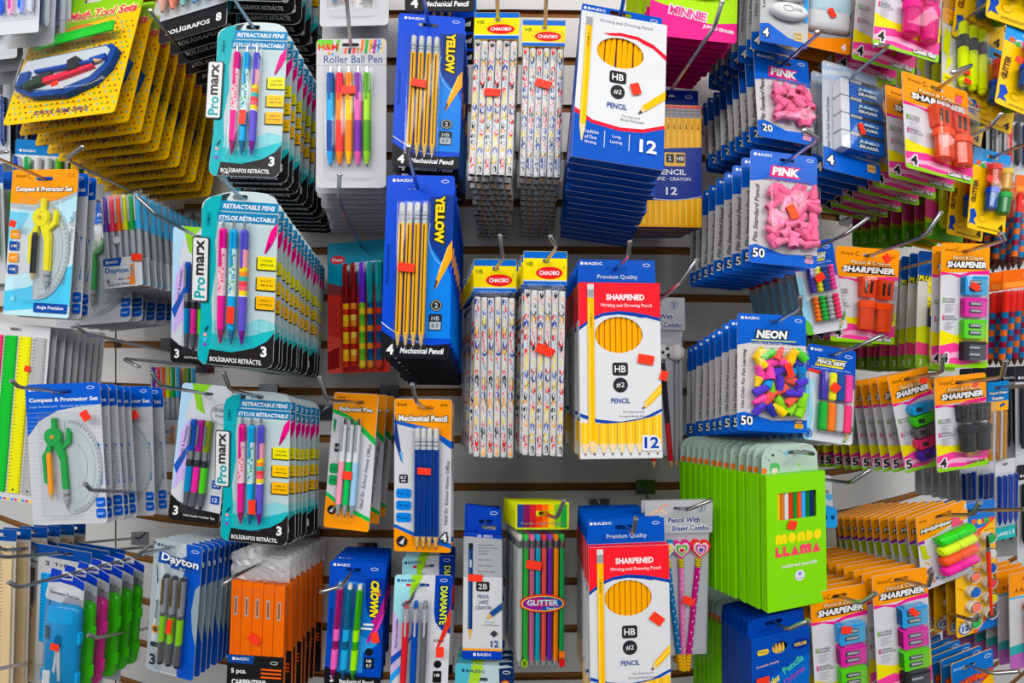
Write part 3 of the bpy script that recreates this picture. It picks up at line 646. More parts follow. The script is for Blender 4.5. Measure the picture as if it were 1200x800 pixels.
def k_compass_orange():
    w, h = 84, 174; K = Kind('compass_set', w, h, (42, 11), 6, .5)
    A = Art(w, h, 3, 'e6eef2', slot=(42, 11), sw=11, sh=2.4); H = [A.hl[0]]
    A.poly([(0, 50), (30, 46), (60, 40), (84, 30), (84, 60), (30, 80), (0, 70)], 'bfe6f4'); A.poly([(0, 130), (40, 120), (84, 110), (84, 174), (0, 174)], 'c8ecf6'); A.poly([(0, 146), (30, 140), (84, 112), (84, 160), (0, 170)], '58c8ec'); A.poly([(0, 50), (26, 52), (12, 78), (0, 90)], '7ad0ec')
    A.poly([(0, 40), (30, 44), (60, 38), (84, 26), (84, 30), (60, 42), (30, 49), (0, 45)], 'c0d0d8')
    A.holepoly(clip([(0, 0), (84, 0), (84, 26), (60, 36), (30, 42), (0, 40)], A.cv), H, 'ff9a06')
    A.t('Compass & Protractor Set', 42, 24, 7.5, W_, 72, b=.04, o='7a5a20', ow=.06, sh=.12); A.t('Simply', 12, 8, 5, '8a5a10', 14, sh=.2); A.ring(24, 8, 3.4, 3.4, .8, '8a5a10', 30, 300, 10)
    A.rect(70, 5, 80, 9, 'd88a10')
    for y, c in ((72, 'ff9a06'), (86, '1450b0'), (100, 'ff9a06'), (114, '1450b0')): A.rect(3, y, 16, y + 11, c, 2); A.t('360°' if c[0] == 'f' else 'HB', 9.5, y + 5.5, 3, 'fff0c0', 7)
    A.t('Ideal for School Home Office', 78, 92, 6, '7a8a96', 86, rot=-84, sh=.3, b=0)
    A.rect(40, 158, 82, 169, '1450b0', 1); A.t('Angle Precision', 61, 163.5, 5, W_, 34, b=.02)
    A.poly([(8, 156), (14, 150), (16, 158)], '9adcf0')
    K.part('card', A); protractor(K, 40, 96, 58); compass(K, 47, 36, 'e6dc18', '26282c')
    K.part('blister', bubble(20, 34, 72, 156, 7)); K.dome = 9.5
    return K
def k_rulers():
    w, h = 92, 206; K = Kind('ruler_pack', w, h, (46, 6), 2, .6)
    A = Art(w, h, 2, 'e8e6ec', slot=(46, 6), sw=8, sh=2)
    for i in range(18): A.ell(4 + i * 5, 204, 2.2, 1.6, ('e83a7a', 'f0d020', '38a0e0')[i % 3], 8, lv=3)
    K.part('card', A)
    for i, c in enumerate(('f4427a', '12b434', 'e6e20c', 'dfe0e2')):
        B = Art(17, 180, slab=False); B.slab(rrect(0, 0, 15.5, 182, 1), [], ('' if i < 3 else 't:') + c, -1.8, -.4); B.cv = rrect(0, 0, 15.5, 182, 0); B.k = 38
        for j in range(45): B.line(0, 3 + j * 4, 3.2 if j % 5 else 5.2, 3 + j * 4, .5, '3a3e30', lv=40); B.line(15.5, 4 + j * 4, 13, 4 + j * 4, .4, '3a3e30', lv=40)
        B.ell(8, 178, 1.4, 1.4, '404038', 8)
        K.part('ruler', B, (14.5 + i * 19.4, 0, -14), 0, label=('pink', 'green', 'yellow', 'clear')[i] + ' plastic ruler')
    return K
def k_math():
    w, h = 118, 150; K = Kind('geometry_set', w, h, (60, 6), 14, .5)
    A = Art(w, h, 4, 'f4c010', slot=(60, 6), sw=10, sh=2.4); H = [A.hl[0]]
    A.k = 4
    for i in range(20):
        for j in range(22):
            if j < 5: continue
            x, y = 4 + i * 5.8 + (j % 2) * 2.9, 8 + j * 6.5
            if x < 116 and y < 148: A.ell(x, y, 1.25, 1.25, ('3a8a30', '8a3020', '58b8c8')[(i + j * 2) % 3], 6, lv=3)
    A.holepoly(clip([(0, 0), (118, 0), (118, 24), (80, 32), (40, 40), (0, 48)], A.cv), H, '8cc420')
    A.t('8', 26, 30, 14, '5a2a8a', b=.04); A.t('Math Tool Sets', 76, 24, 11, 'f03a6a', 76, b=.03, sh=.2, o='f8f0a0', ow=.05, rot=-2)
    A.t('SCHOOL HOME OFFICE', 60, 141, 4.5, '4a3a70', 58, b=.02, sh=.2, rot=1)
    K.part('card', A)
    B = MB()
    def tray(pts, c, a, b): B.slab(pts, [], c, a, b)
    body = [(14, 82), (104, 74), (110, 80), (106, 100), (94, 116), (66, 128), (30, 126), (10, 116), (8, 104)]
    tray(body, '1c4aa0', -6, -.5); inn = [(18 + (x - 18) * .93, 98 + (y - 100) * .82) for x, y in body]; tray(inn, 'dde4ec', -6.6, -6)
    K.part('case_tray', B, kids=[])
    B = MB(); B.slab([(14, 100), (24, 98), (24, 114), (14, 116)], [(16.5, 102), (21.5, 101), (21.5, 111), (16.5, 112)] and [], '1c4aa0', -9, -6.6); K.part('sharpener', B)
    K.part('pencil', lat('pencil', [(62, 2.2, 2.2, '1c50b8'), (7, 2.2, .4, 'd8b888')], 8), (32, -9, -101), math.radians(-94), front=False)
    B = MB(); B.slab([(86, 92), (102, 88), (103, 94), (88, 98)], [], '1c50b8', -9, -6.6); K.part('lead_case', B)
    B = MB(); B.slab([(40, 110), (62, 106), (92, 100), (94, 103), (62, 112), (42, 116)], [], 'e82a4a', -10, -6.6); B.slab([(24, 114), (42, 109), (44, 116), (26, 121)], [], '24402c', -11, -6.6); B.slab([(66, 94), (74, 90), (80, 94), (78, 104), (68, 106)], [], '26282e', -11.5, -6.6); B.slab([(28, 106), (48, 102), (49, 106), (30, 110)], [], '30343a', -9, -6.6)
    K.part('compass', B)
    B = Art(118, 150, slab=False); B.slab([(20, 60), (102, 48), (103, 60), (21, 72)], [], '18c030', -9, -7.5); B.k = 182
    for i in range(26): B.line(22 + i * 3.1, 60.2 - i * .45, 22.3 + i * 3.1, 63.5 - i * .45, .5, '0a7018', lv=184)
    K.part('ruler', B, label='green plastic ruler')
    B = MB(); B.slab(ellp(64, 62, 24, 18, 20, 180, 360) + ellp(64, 62, 15, 11, 16, 360, 180), [], 't:f0900c', -6, -5); K.part('protractor', B)
    K.part('blister', bubble(12, 40, 112, 132, 12, 16, inset=5)); K.dome = 12.5
    return K
MIX = ('e04030', '2050b0', 'f0a820', '30343c', '48a050')
def k_toonpencils(seed=0):
    """printed white pencils in a clear bag with yellow/blue header"""
    w, h = 52, 238; K = Kind('pencil_bag', w, h, (27, 11), 5, 3.4)
    A = Art(w, h, outer=rrect(0, 0, 52, 39, 1), base='f6d80c', slot=(27, 11), sw=4, sh=2.6, T=1.4); A.slab
    A.rect(.3, .3, 51.7, 8, '1a6cd0') if 0 else None
    A.holepoly(rrect(.3, .3, 51.7, 8, 0), [], '1a6cd0'); A.rect(.3, 34, 51.7, 39, '1a6cd0'); A.rect(.3, 32.6, 51.7, 34, 'e8f0f8')
    A.t('HB', 7.5, 14.5, 5, '3a7010', 8, b=.01); A.ell(31, 24.5, 16, 7, 'e0222a', 20); A.t('CHAOBO', 31, 24.5, 5, W_, 24, b=.03); A.ring(48, 18, 1.2, 1.2, .4, '209040', n=8)
    K.part('header_card', A)
    r = random.Random(40 + seed)
    shapes = [(5 + q * 8.2 + r.uniform(-1.5, 1.5), r.uniform(-1.0, 1.0), r.uniform(2.4, 3.4), r.uniform(2.0, 4.8), r.choice(('e8281c', '1444c0', 'f8a80c', '2a2c30', 'e8281c', 'f8a80c', '1444c0', 'f0d020'))) for q in range(22)]
    for v in (0, 1):
        mb = MB(); mb.lathe([(183, 3.9, 3.9, 'f0f0f2'), (4, 3.9, 3.7, 'dcdcde'), (.3, 3.7, 3.5, '4a4440')], 10)  # bare pencil end, darkened: shade under the hanging bags put into its colour
        for (z, x, a, b, c) in shapes:
            if v: z = (z + 56) % 178 + 4; x = -x
            kk = int(z * 7) % 3
            pts = [(x + a * .8 * math.cos(q * 1.05 + z), z + b * 1.2 * math.sin(q * 1.05 + z)) for q in range(6)] if kk else [(x - a * .5, z - b * 1.4), (x + a * .2, z - b), (x + a * .7, z + b * 1.3), (x - a * .1, z + b * .8)]
            if kk == 1: mb.add([(max(-3.5, min(3.5, x + (p[0] - x) * 1.35)), -math.sqrt(max(.3, 15.7 - max(-3.5, min(3.5, x + (p[0] - x) * 1.35)) ** 2)), -(z + (p[1] - z) * 1.3)) for p in pts], [tuple(range(len(pts)))], '26282c')
            o = len(mb.v); ok = [(max(-3.3, min(3.3, p[0])), p[1]) for p in pts]
            vs = [(p[0], -math.sqrt(max(.3, 16.2 - p[0] ** 2)), -p[1]) for p in ok]; mb.add(vs, [tuple(range(len(vs)))], c)
        mb.m = [m for m in mb.m]
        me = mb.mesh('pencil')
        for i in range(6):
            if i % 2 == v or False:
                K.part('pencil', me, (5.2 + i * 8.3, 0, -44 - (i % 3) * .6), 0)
    K.part('bag', bagmesh(-1, 36, 53, 237, 4.9, 3.4, 5 + seed, 8, 26)); K.dome = 5.3
    return K
def boxface(A, w, top, h, red=True, sharp=True, s=1.0):
    pass
def pencilbox(K, A, w, h, T, face, n, c, wx0, wx1, wy0, wy1, header):
    pass
def k_hbbox(kind):
    """carton of yellow pencils with oval window. kind: 'sharp' (red top) or 'plain' (blue)"""
    if kind == 'sharp': w, h, hd = 95, 232, 29
    else: w, h, hd = 100, 186, 18
    K = Kind('pencil_box', w, h, (47 if kind == 'sharp' else 48, 10 if kind == 'sharp' else 5), 10.5, .8)
    # hang tab
    T = Art(w, hd + 4, outer=[(2, 0), (w - 2, 0), (w - 1, hd + 4), (0, hd + 4)], base='1458c4', slot=(K.slot[0], K.slot[1]), sw=13, sh=2.6, T=.7)
    T.logo(4, 3, 26); T.oval(w - 12, 6)
    if kind == 'sharp': T.t('Premium Quality', 48, 21, 6.6, 'dce8f8', 48, b=.01)
    K.part('hang_tab', T)
    # carton: front panel (window), sides, back
    if kind == 'sharp': win = ellp(46, 90, 28, 21, 26)
    else: win = ellp(47, 62, 27, 18, 26)
    A = Art(w, h, outer=rrect(0, hd, w, h, .8), base='eef0f4', slab=False); O = rrect(0, hd, w, h, .8); A.hl = [win]
    FY = -9.5
    A.slab(O, [win], 'eef0f4', FY, FY + .7); A.k = 194; A.cv = O
    side = '1450b4' if kind == 'plain' else None
    # side strips, coloured like the front
    def sides(y0, y1, c):
        for x in (0, w - .7): A.box(x, y0, x + .7, y1, FY + .7, 0, c)
    A.slab(O, [], '1450b4' if kind == 'plain' else 'dfe3ea', -.7, 0)
    A.box(0, h - .7, w, h, FY + .7, -.7, '1250b8' if kind == 'plain' else 'f0b020'); A.box(.7, hd, w - .7, hd + .7, FY + .7, -.7, '1250b8' if kind == 'plain' else 'e42430')
    if kind == 'sharp':
        sides(hd, hd + 44, 'd82838'); sides(hd + 44, 186, 'e6e9f0'); sides(186, 189, '1c48b0'); sides(189, h, 'f4c430')
        pts = [(0, hd), (w, hd), (w, hd + 42), (80, 68), (64, 65), (46, 64), (28, 66), (14, 72), (0, hd + 54)]
        A.poly(pts, 'ee2a38')
        A.poly([(0, 81), (14, 70), (28, 64.5), (46, 62), (64, 63.5), (80, 66.5), (95, 70), (95, 74), (78, 69.5), (72, 70), (64, 68), (46, 66), (28, 68), (14, 74), (0, 85)], '1c48b0')
        A.t('SHARPENED', 54, 46, 7, W_, 45, b=.04); A.t('Writing and Drawing Pencil', 55, 56, 5, 'ffd8dc', 60, b=.015)
        y = 122
        A.rect(38, y, 56, y + 15, '2b2b30', 2.5); A.t('HB', 47, y + 7.5, 8, W_, 13, b=.01); A.ell(47, y + 26, 8.6, 8.6, '2b2b30'); A.t('#2', 47, y + 26, 6, W_, 9.5, b=.0)
        A.t('PENCIL', 47, y + 44, 6, '2c50a0', 22); A.t('Pre-Sharpened', 62, y + 57, 2.6, '60646c', 24, b=0); A.t('Strong & Break Resistant', 64, y + 62, 2.8, '60646c', 38, b=0)
        A.poly([(95, 146), (95, 157), (80, 172), (72, 176), (75, 167)], 'f7b81c'); A.poly([(95, 150), (95, 153), (77, 171), (75.5, 169)], 'ffd860'); A.poly([(75, 167), (79, 171.5), (72, 176)], 'e8c890'); A.poly([(73.2, 172.4), (75.2, 174.4), (71.5, 176.5)], '2b2b30')
        A.poly([(0, 180), (20, 187), (46, 190), (72, 186), (95, 175), (95, 178), (72, 190), (46, 193.5), (20, 190.5), (0, 184)], '1c48b0')
        yb = lambda x: 190 + 3 * math.sin((x + 5) / 95 * math.pi) - (x / 95) ** 2 * 8
        for i in range(9):
            x0 = 1 + i * 10.4; x1 = min(x0 + 9.8, 94.8)
            A.poly([(x0, yb(x0)), (x1, yb(x1)), (x1, 215), (x0, 215)], 'f9bf28', lv=212); A.poly([(x0, 215), (x1, 215), ((x0 + x1) / 2 + .8, 226), ((x0 + x1) / 2 - .8, 226)], 'efd3a4', lv=212); A.poly([((x0 + x1) / 2 - 1, 225.5), ((x0 + x1) / 2 + 1, 225.5), ((x0 + x1) / 2, 229)], '3a3430', lv=213)
            A.line((x0 + x1) / 2, yb(x0), (x0 + x1) / 2, 215, 1.6, 'ffd868', lv=213)
        A.k = 215
        A.poly([(9.5, 31), (17, 31), (17, 212), (14, 226), (12.5, 226), (9.5, 212)], 'f9b814'); A.line(11.2, 54, 11.2, 212, 1.6, 'ffd45c'); A.rect(9.5, 31, 17, 37, 'f4f4f4', 1); A.rect(9.5, 37, 17, 47, 'a8acb4'); A.line(9.5, 40, 17, 40, .6, '70747c'); A.line(9.5, 43.5, 17, 43.5, .6, '70747c')
        A.t('2 BAZIC', 13.2, 74, 2.6, '40380a', 17, rot=90, b=0, res=1)
        A.poly([(9.5, 212), (17, 212), (14, 226), (12.5, 226)], 'efd3a4')
        A.t('12', 82, 214, 13, '1c48b0', 17, b=.03, o='f8f8ff', ow=.08)
    else:
        sides(hd, h, '1250b8')
        A.poly([(0, 136), (20, 146), (50, 150), (76, 148), (100, 140), (100, h), (0, h)], '1458c4')
        A.poly([(0, 132), (20, 143), (50, 147), (76, 145), (100, 137), (100, 141), (76, 149), (50, 151), (20, 147), (0, 137)], 'e6243a')
        A.poly([(26, 42), (46, 38), (66, 39), (84, 45), (100, 56), (100, 62), (84, 50), (74, 47), (66, 43), (46, 41.5), (36, 43)], 'e6243a')
        A.t('Writing and Drawing Pencil', 52, 27, 5, '8a9098', 62, b=0)
        y = 84
        A.rect(36, y, 55, y + 14, '2b2b30', 2.5); A.t('HB', 45.5, y + 7, 7.5, W_, 13, b=.01); A.ell(46, y + 24, 8, 8, '2b2b30'); A.t('#2', 46, y + 24, 5.6, W_, 9, b=.0)
        A.t('PENCIL', 46, y + 40, 6, '2c50a0', 22); A.t('Strong and', 62, y + 50, 2.6, '60646c', 20, b=0); A.t('Break Resistant', 64, y + 54, 2.6, '60646c', 26, b=0)
        A.poly([(100, 98), (100, 108), (82, 122), (70, 129), (74, 119)], 'f7b81c'); A.poly([(74, 119), (79, 124), (70, 129)], 'e8c890'); A.poly([(72, 124.5), (74.5, 127), (69.5, 129.6)], '2b2b30')
        A.poly([(6, 24), (13, 24), (13, 150), (10, 168), (9, 168), (6, 150)], 'f9b814'); A.rect(6, 21, 13, 26, 'f4f4f4', 1); A.rect(6, 26, 13, 36, '9a9ea6'); A.poly([(6, 150), (13, 150), (10, 168), (9, 168)], 'efd3a4'); A.line(7.5, 36, 7.5, 150, 1.4, 'ffd45c')
        A.t('2 BAZIC', 9.6, 54, 2.6, '40380a', 17, rot=90, b=0, res=1)
        A.t('Tradition', 19, 157, 4, W_, 17, b=0); A.t('of Fine', 19, 163, 4, W_, 13, b=0); A.t('Writing', 19, 169, 4, W_, 13, b=0); A.line(34, 154, 34, 172, .6, W_); A.t('Long', 47, 159, 4, W_, 9, b=0); A.t('Lasting', 47, 165, 4, W_, 13, b=0); A.line(61, 154, 61, 172, .6, W_)
        A.t('12', 82, 164, 14, W_, 19, b=.03)
    K.part('carton', A)
    for i in range(9):
        x = 46.5 + (i - 4) * 6.5
        K.part('pencil', lat('pencil', [(118, 3.2, 3.2, 'f6ac14')], 6, False), (x, -5, -(win_top(kind) - 16)), math.radians((-2, 1, 0, 1.5, -1, 0, 1, -1, 2)[i] if kind == 'plain' else 0), front=True)
    K.dome = 10.2 + .8
    return K
def win_top(kind): return 58 if kind == 'sharp' else 50
def k_pencil12():
    """carton printed with a full row of yellow pencils"""
    w, h = 77, 165; K = Kind('pencil_box', w, h, (40, 8), 9, .8)
    A = Art(w, h, slab=False); T = Art(w, 24, outer=rrect(0, 0, 77, 24, 2), base='14348c', slot=(40, 8), sw=10, sh=2.4, T=.7); T.oval(66, 8); K.part('hang_tab', T)
    A.slab(rrect(0, 22, 77, 165, .6), [], 'e8a418', -8.2, 0, side='14348c'); A.cv = rrect(0, 22, 77, 165, .6); A.k = 166
    for i in range(11):
        x = 1.2 + i * 6.9; A.rect(x, 23, x + 6.3, 26, 'e05068', lv=167); A.rect(x, 26, x + 6.3, 37, '9a9ea8', lv=167); A.rect(x, 37, x + 6.3, 163, 'f4b01e', lv=167); A.line(x + 2.4, 37, x + 2.4, 163, 1.6, 'ffd060', lv=168); A.t('HB', x + 3, 48, 2, '503c08', 6, rot=90, b=0, res=1); A.line(x, 29, x + 6.3, 29, .8, '686c78', lv=169); A.line(x, 33, x + 6.3, 33, .8, '686c78', lv=169)
    A.k = 172
    A.poly([(0, 82), (20, 76), (40, 73), (77, 71), (77, 130), (50, 134), (20, 134), (0, 130)], '14348c'); A.ring(40, 100, 70, 34, 1, 'd8dce8', 40, 140)
    A.rect(34, 78, 58, 94, 'f0c060', 1); A.rect(36, 80, 45, 90, '2b2b30', 1); A.rect(47, 80, 57, 90, '2b2b30', 1); A.t('2', 40, 85, 5, W_); A.t('HB', 52, 85, 5, W_, 8)
    A.t('PENCIL', 42, 101, 6.5, W_, 34, b=.02); A.t('LAPIZ · CRAYON', 42, 109, 4, W_, 44, b=.01); A.t('12', 42, 123, 9, W_, 13, b=.02)
    K.part('carton', A); K.dome = 9
    return K
def k_2b():
    w, h = 48, 175; K = Kind('pencil_box', w, h, (26, 20), 8, .8)
    T = Art(w, 36, outer=[(0, 0), (44, 6), (46, 34), (0, 34)], base='1446c0', slot=(26, 20), sw=9, sh=2.2, T=.7); T.oval(36, 10); K.part('hang_tab', T)
    A = Art(w, h, slab=False); A.slab([(0, 31), (47, 34), (48, 175), (0, 175)], [], 'e4e6ea', -8, 0, side='1446c0'); A.cv = [(0, 31), (47, 34), (48, 175), (0, 175)]; A.k = 162
    A.rect(0, 34, 48, 82, 'b8bcc4'); A.poly([(0, 30), (48, 33), (48, 38), (0, 35)], '1446c0'); A.t('2B', 19, 34.5, 2.6, W_, 5); A.t('PENCIL', 30, 34.8, 2.6, W_, 11)
    A.rect(6, 43, 11.5, 142, '1c3a6c', 1); A.rect(6, 43, 11.5, 50, '202228', 2); A.line(7.6, 52, 7.6, 142, 1, '4a70a8'); A.poly([(6, 142), (11.5, 142), (9.2, 153), (8.3, 153)], 'd8ac60'); A.rect(7.5, 62, 10, 71, 'c8ccd4', 1)
    for i, t in enumerate(('Premium quality', 'pencil for writing,', 'drawing and', 'sketching', '', 'Easy to write', '', 'Easy to sharpen', '', 'Made from quality', 'woods')):
        if t: A.t(t, 18 + len(t) * .62, 45 + i * 3.4, 2, '383c44', len(t) * 1.24, b=0, res=1)
    A.rect(16, 87, 32, 98, '26262a', 2); A.t('2B', 24, 92.5, 6.5, 'e8e8e8', 11, b=.01)
    for i, t in enumerate(('PENCIL', 'LAPIZ', 'CRAYON')): A.t(t, 25, 104 + i * 6.4, 4.2, '2c3c78', (14, 12, 19)[i], b=0)
    A.poly([(48, 110), (48, 118), (36, 127), (28, 130), (32, 122)], '24508c'); A.poly([(32, 122), (36, 127), (28, 130)], 'e0b060')
    A.t('Strong and', 33, 133, 2, '50545c', 12, b=0, res=1); A.t('Break Resistant', 35, 136, 2, '50545c', 18, b=0, res=1); A.poly([(33, 146), (38, 142), (43, 146), (38, 150)], '3a3a40')
    A.t('12', 39, 157.5, 7.5, '1c3c9c', 9, b=.02); A.rect(0, 163, 48, 165.5, 'f0a020'); A.rect(0, 165.5, 48, 175, '1446c0'); A.logo(13, 168, 22)
    K.part('carton', A); K.dome = 8.6
    return K
def k_glitter():
    w, h = 64, 195; K = Kind('pencil_bag', w, h, (34, 13), 5, 3.6)
    A = Art(w, 33, outer=rrect(0, 0, 64, 32, 1), base='c8d020', slot=(34, 13), sw=6, sh=2.4, T=1.4); hs = A.hl
    cs = ['24408c', '7a2050', 'c02830', 'e0401c', 'f07018', 'e8c010', '70b428', '1c9440']
    for i, c in enumerate(cs):
        x0, x1 = 2.5 + i * 7.4, 2.5 + (i + 1) * 7.4
        if x1 > 28 and x0 < 40: A.rect(x0, 16, x1, 29.5, c, lv=4); A.rect(x0, 2.5, x1, 10, c, lv=4)
        else: A.rect(x0, 2.5, x1, 29.5, c, lv=4)
    A.logo(7, 5, 20); A.t('Pencils · Lapiz · Crayon', 33, 25, 4.4, W_, 52, b=.04); K.part('header_card', A)
    for i, c in enumerate(('c8c8c4', '30a040', 'c06888', '18a0b8', 'e05850', '6a30a0', 'ff8c10', '1c9a50')):
        e = ('e8e4d8', '30c050', 'f070a0', '20a8d8', 'e84040', '8a48c0', 'ff8c10', '20b050')[i]
        hexpencil(K, 6 + i * 7.2, 38, 132, c, 0, 3.0, 0, tl=10, tip='b8bcc0', eraser=e, el=6, fl=9)
    K.part('bag', bagmesh(-1, 31, 65, 195, 4.8, 3.6, 9, 8, 22))
    B = Art(1, 1, slab=False); B.slab(ellp(33, 116, 27, 10.5, 26), [], 'd82828', -5.4, -5); B.k = 110; B.cv = rrect(0, 90, 64, 140, 0)
    B.ell(33, 116, 25.4, 9.2, 'e8d020'); B.ell(33, 116, 24, 8.2, '1c5ab8'); B.poly(ellp(33, 116, 24, 8.2, 12, 90, 270), '8a2890'); B.t('GLITTER', 33, 115, 6.5, 'b8e8f8', 37, b=.03, o='c02060', ow=.08); B.t('Pencils', 44, 121.4, 2.4, W_, 12)
    K.part('oval_sticker', B, label='oval red and blue sticker')
    B = Art(1, 1, slab=False); B.cv = rrect(0, 0, 64, 200, 0); B.k = 104; B.rect(53, 172, 60, 180, 'f08020', 1); B.rect(53, 181, 60, 190, 'd82828', 1); B.ell(12, 186, 4, 5, '90b820'); B.t('8', 12, 186, 6, '203008', b=.02); K.part('small_stickers', B)
    K.dome = 5.8
    return K
def k_combo(kind):
    w, h = 80, 190; K = Kind('pencil_bag', w, h, (42, 9), 6, 3)
    hh = 39
    A = Art(w, hh, outer=rrect(0, 0, w, hh, 1), base='c6c8ce', slot=(42, 9), sw=9, sh=2, T=1.2)
    A.ring(16, 20, 12, 10, 2.5, 'e8c0a8', 90, 330); A.ring(24, 12, 9, 8, 2, 'e09888', 180, 300)
    A.ring(66, 9, 5, 5, .9, '6a7aa0'); A.t('3', 66, 9, 6, '4a5a88', b=.02)
    A.t('Pencil With', 46, 23, 6.5, '3a4a88', 38, b=.03, sh=.1, o='f0f0f4', ow=.08); A.t('Eraser Combo', 54, 32.5, 6.5, '3a4a88', 44, b=.03, sh=.1, o='f0f0f4', ow=.08)
    K.part('header_card', A)
    B = Art(w, h, slab=False); B.slab(rrect(3, 36, 77, 186, 1), [], 'c9cad0', 1.6, 2.2); K.part('backing_card', B)
    if kind == 'heart':
        for x, c, c2, e1, e2, e3, an, tx in ((27, '1878b8', 'e8f0f8', '2090c8', 'f0d030', '48a848', -8, 0), (43, 'e880b8', 'fce8f4', 'e02890', '58a828', 'd82838', -2.5, 0), (64, 'c01880', 'fce8f4', 'e03028', 'd050a0', '6a3ab0', 4.5, 0)):
            mb = MB(); mb.lathe([(9, 3.3, 3.3, 'e0c020'), (104, 3.2, 3.2, c), (20, 3.3, 3.3, 'c8b818')], 8)
            for j in range(15): mb.add([(1.2 * q[0], -3.35, -(14 + j * 6.6) - 1.2 * q[1]) for q in ellp((-1 if j % 2 else 1), 0, .8, .8, 6)], [tuple(range(6))], c2)
            for j in range(3): mb.lathe([(1, 3.45, 3.45, '70881c')], 8, 0, 0, -(1.5 + j * 3))
            for j in range(5): mb.lathe([(1.4, 3.45, 3.45, 'd87028')], 8, 0, 0, -(114 + j * 4))
            hp = [(0, 10), (-10, 1), (-11.5, -6), (-8, -11), (-3, -11), (0, -7.5), (3, -11), (8, -11), (11.5, -6), (10, 1)]
            hb = MB()
            for s_, cc, dd in ((1, e1, 3.2), (.78, 'f4f0f0', 3.5), (.6, e2, 3.8), (.38, 'f4f0f0', 4.1), (.24, e3, 4.4)): hb.slab([(a * s_, -2 + b * s_) for a, b in hp], [], cc, -dd, 2.5 if s_ == 1 else -dd + .4)
            K.part('pencil', mb, (x, 0, -70), math.radians(an), [kid('heart_eraser', hb, (0, 0, 10), 0)])
    else:
        for x, c, kind2, an in ((51, '2a2c30', 'soccer', -5), (69, 'a8a8ac', 'baseball', 0), (34, 'c02830', 'soccer', -3)):
            mb = MB(); mb.lathe([(8, 3.3, 3.3, 'm:b8b8bc'), (70, 3.2, 3.2, c), (44, 3.2, 3.2, 'c82430' if c == '2a2c30' else c), (8, 3.2, .5, 'd8b888')], 8)
            hb = MB(); hb.lathe([(1.5, 3, 6.5, 'ececec'), (2.5, 6.5, 9, 'ececec'), (3, 9, 10, 'ececec'), (5, 10, 10, 'ececec'), (3, 10, 9, 'ececec'), (2.5, 9, 6.5, 'ececec'), (1.5, 6.5, 3, 'ececec')], 16, squash=.45)
            if kind2 == 'soccer':
                for cx, cy in ((0, -9.5), (-6, -13), (6.5, -13), (-6.5, -6), (6, -5.5)): hb.add([(a, -4.7, b) for a, b in ellp(cx, cy, 2.1, 2.1, 6)], [tuple(range(6))], '24262a')
            else:
                for sx in (-1, 1):
                    for j in range(5): hb.add([(sx * (5.2 - abs(j - 2) * .4) + a, -4.8, -3.5 - j * 3 + b) for a, b in ((-.9, -.4), (.9, .4), (.9, 1.1), (-.9, .3))], [(0, 1, 2, 3)], 'd83028')
            K.part('pencil', mb, (x, 0, -70), math.radians(an), [kid('ball_eraser', hb, (0, 0, 14), 0)])
    K.part('bag', bagmesh(0, 38, 80, 190, 5, 3, 11, 8, 20)); K.dome = 6
    return K
def k_carpenter():
    w, h = 66, 184; K = Kind('carpenter_pencil_bag', w, h, (34, 8), 5, 4)
    for i in range(5):
        mb = MB(); mb.slab([(0, 0), (12, 0), (12, 150), (0, 150)], [], 'f2720e', -3.2, 3.2); mb.slab([(3.6, 18), (7.8, 18), (7.8, 40), (3.6, 40)], [], 'c8c0b8', -3.4, -3.2); mb.slab([(4.6, 20), (6.8, 20), (6.8, 38), (4.6, 38)], [], '9a5a30', -3.5, -3.4)
        K.part('carpenter_pencil', mb, (1.6 + i * 12.7, 0, -28 - i * 1.1))
    A = Art(w, h, slab=False); A.slab(rrect(0, 114, 66, 182, 1), [], '1c1c1e', -4.4, -4); A.cv = rrect(0, 114, 66, 182, 1); A.k = 90
    A.poly([(0, 112), (32, 113), (30, 124), (0, 123)], '2050a8'); A.logo(6, 116.5, 20); A.t('5 pcs.', 14, 133, 7, W_, 18, b=.03); A.t("CARPENTER'S", 26, 145, 7, W_, 40, b=.04); A.t('PENCILS', 20, 157, 7, W_, 28, b=.04); A.oval(55, 121)
    for j in range(3): A.rect(40, 128 + j * 4.4, 64, 130 + j * 4.4, 'f06818')
    K.part('paper_label', A)
    K.part('bag', bagmesh(-1.5, 26, 67.5, 183, 5, 4, 13, 12, 24))
    tp = bagmesh(-1, -4, 68, 29, 4.6, 3.6, 14, 14, 8); tp.cols = ['crumple']; r = random.Random(5)
    tp.v = [(x + r.uniform(-1, 1), y + r.uniform(-1.6, 1.6), z + r.uniform(-1.2, 1.2) + (6 * math.sin(x / 11) if z > 0 else 0)) for x, y, z in tp.v]; tp.sm = [False] * len(tp.f)
    K.part('gathered_top', tp, label='crumpled clear bag top'); K.dome = 5.6
    return K
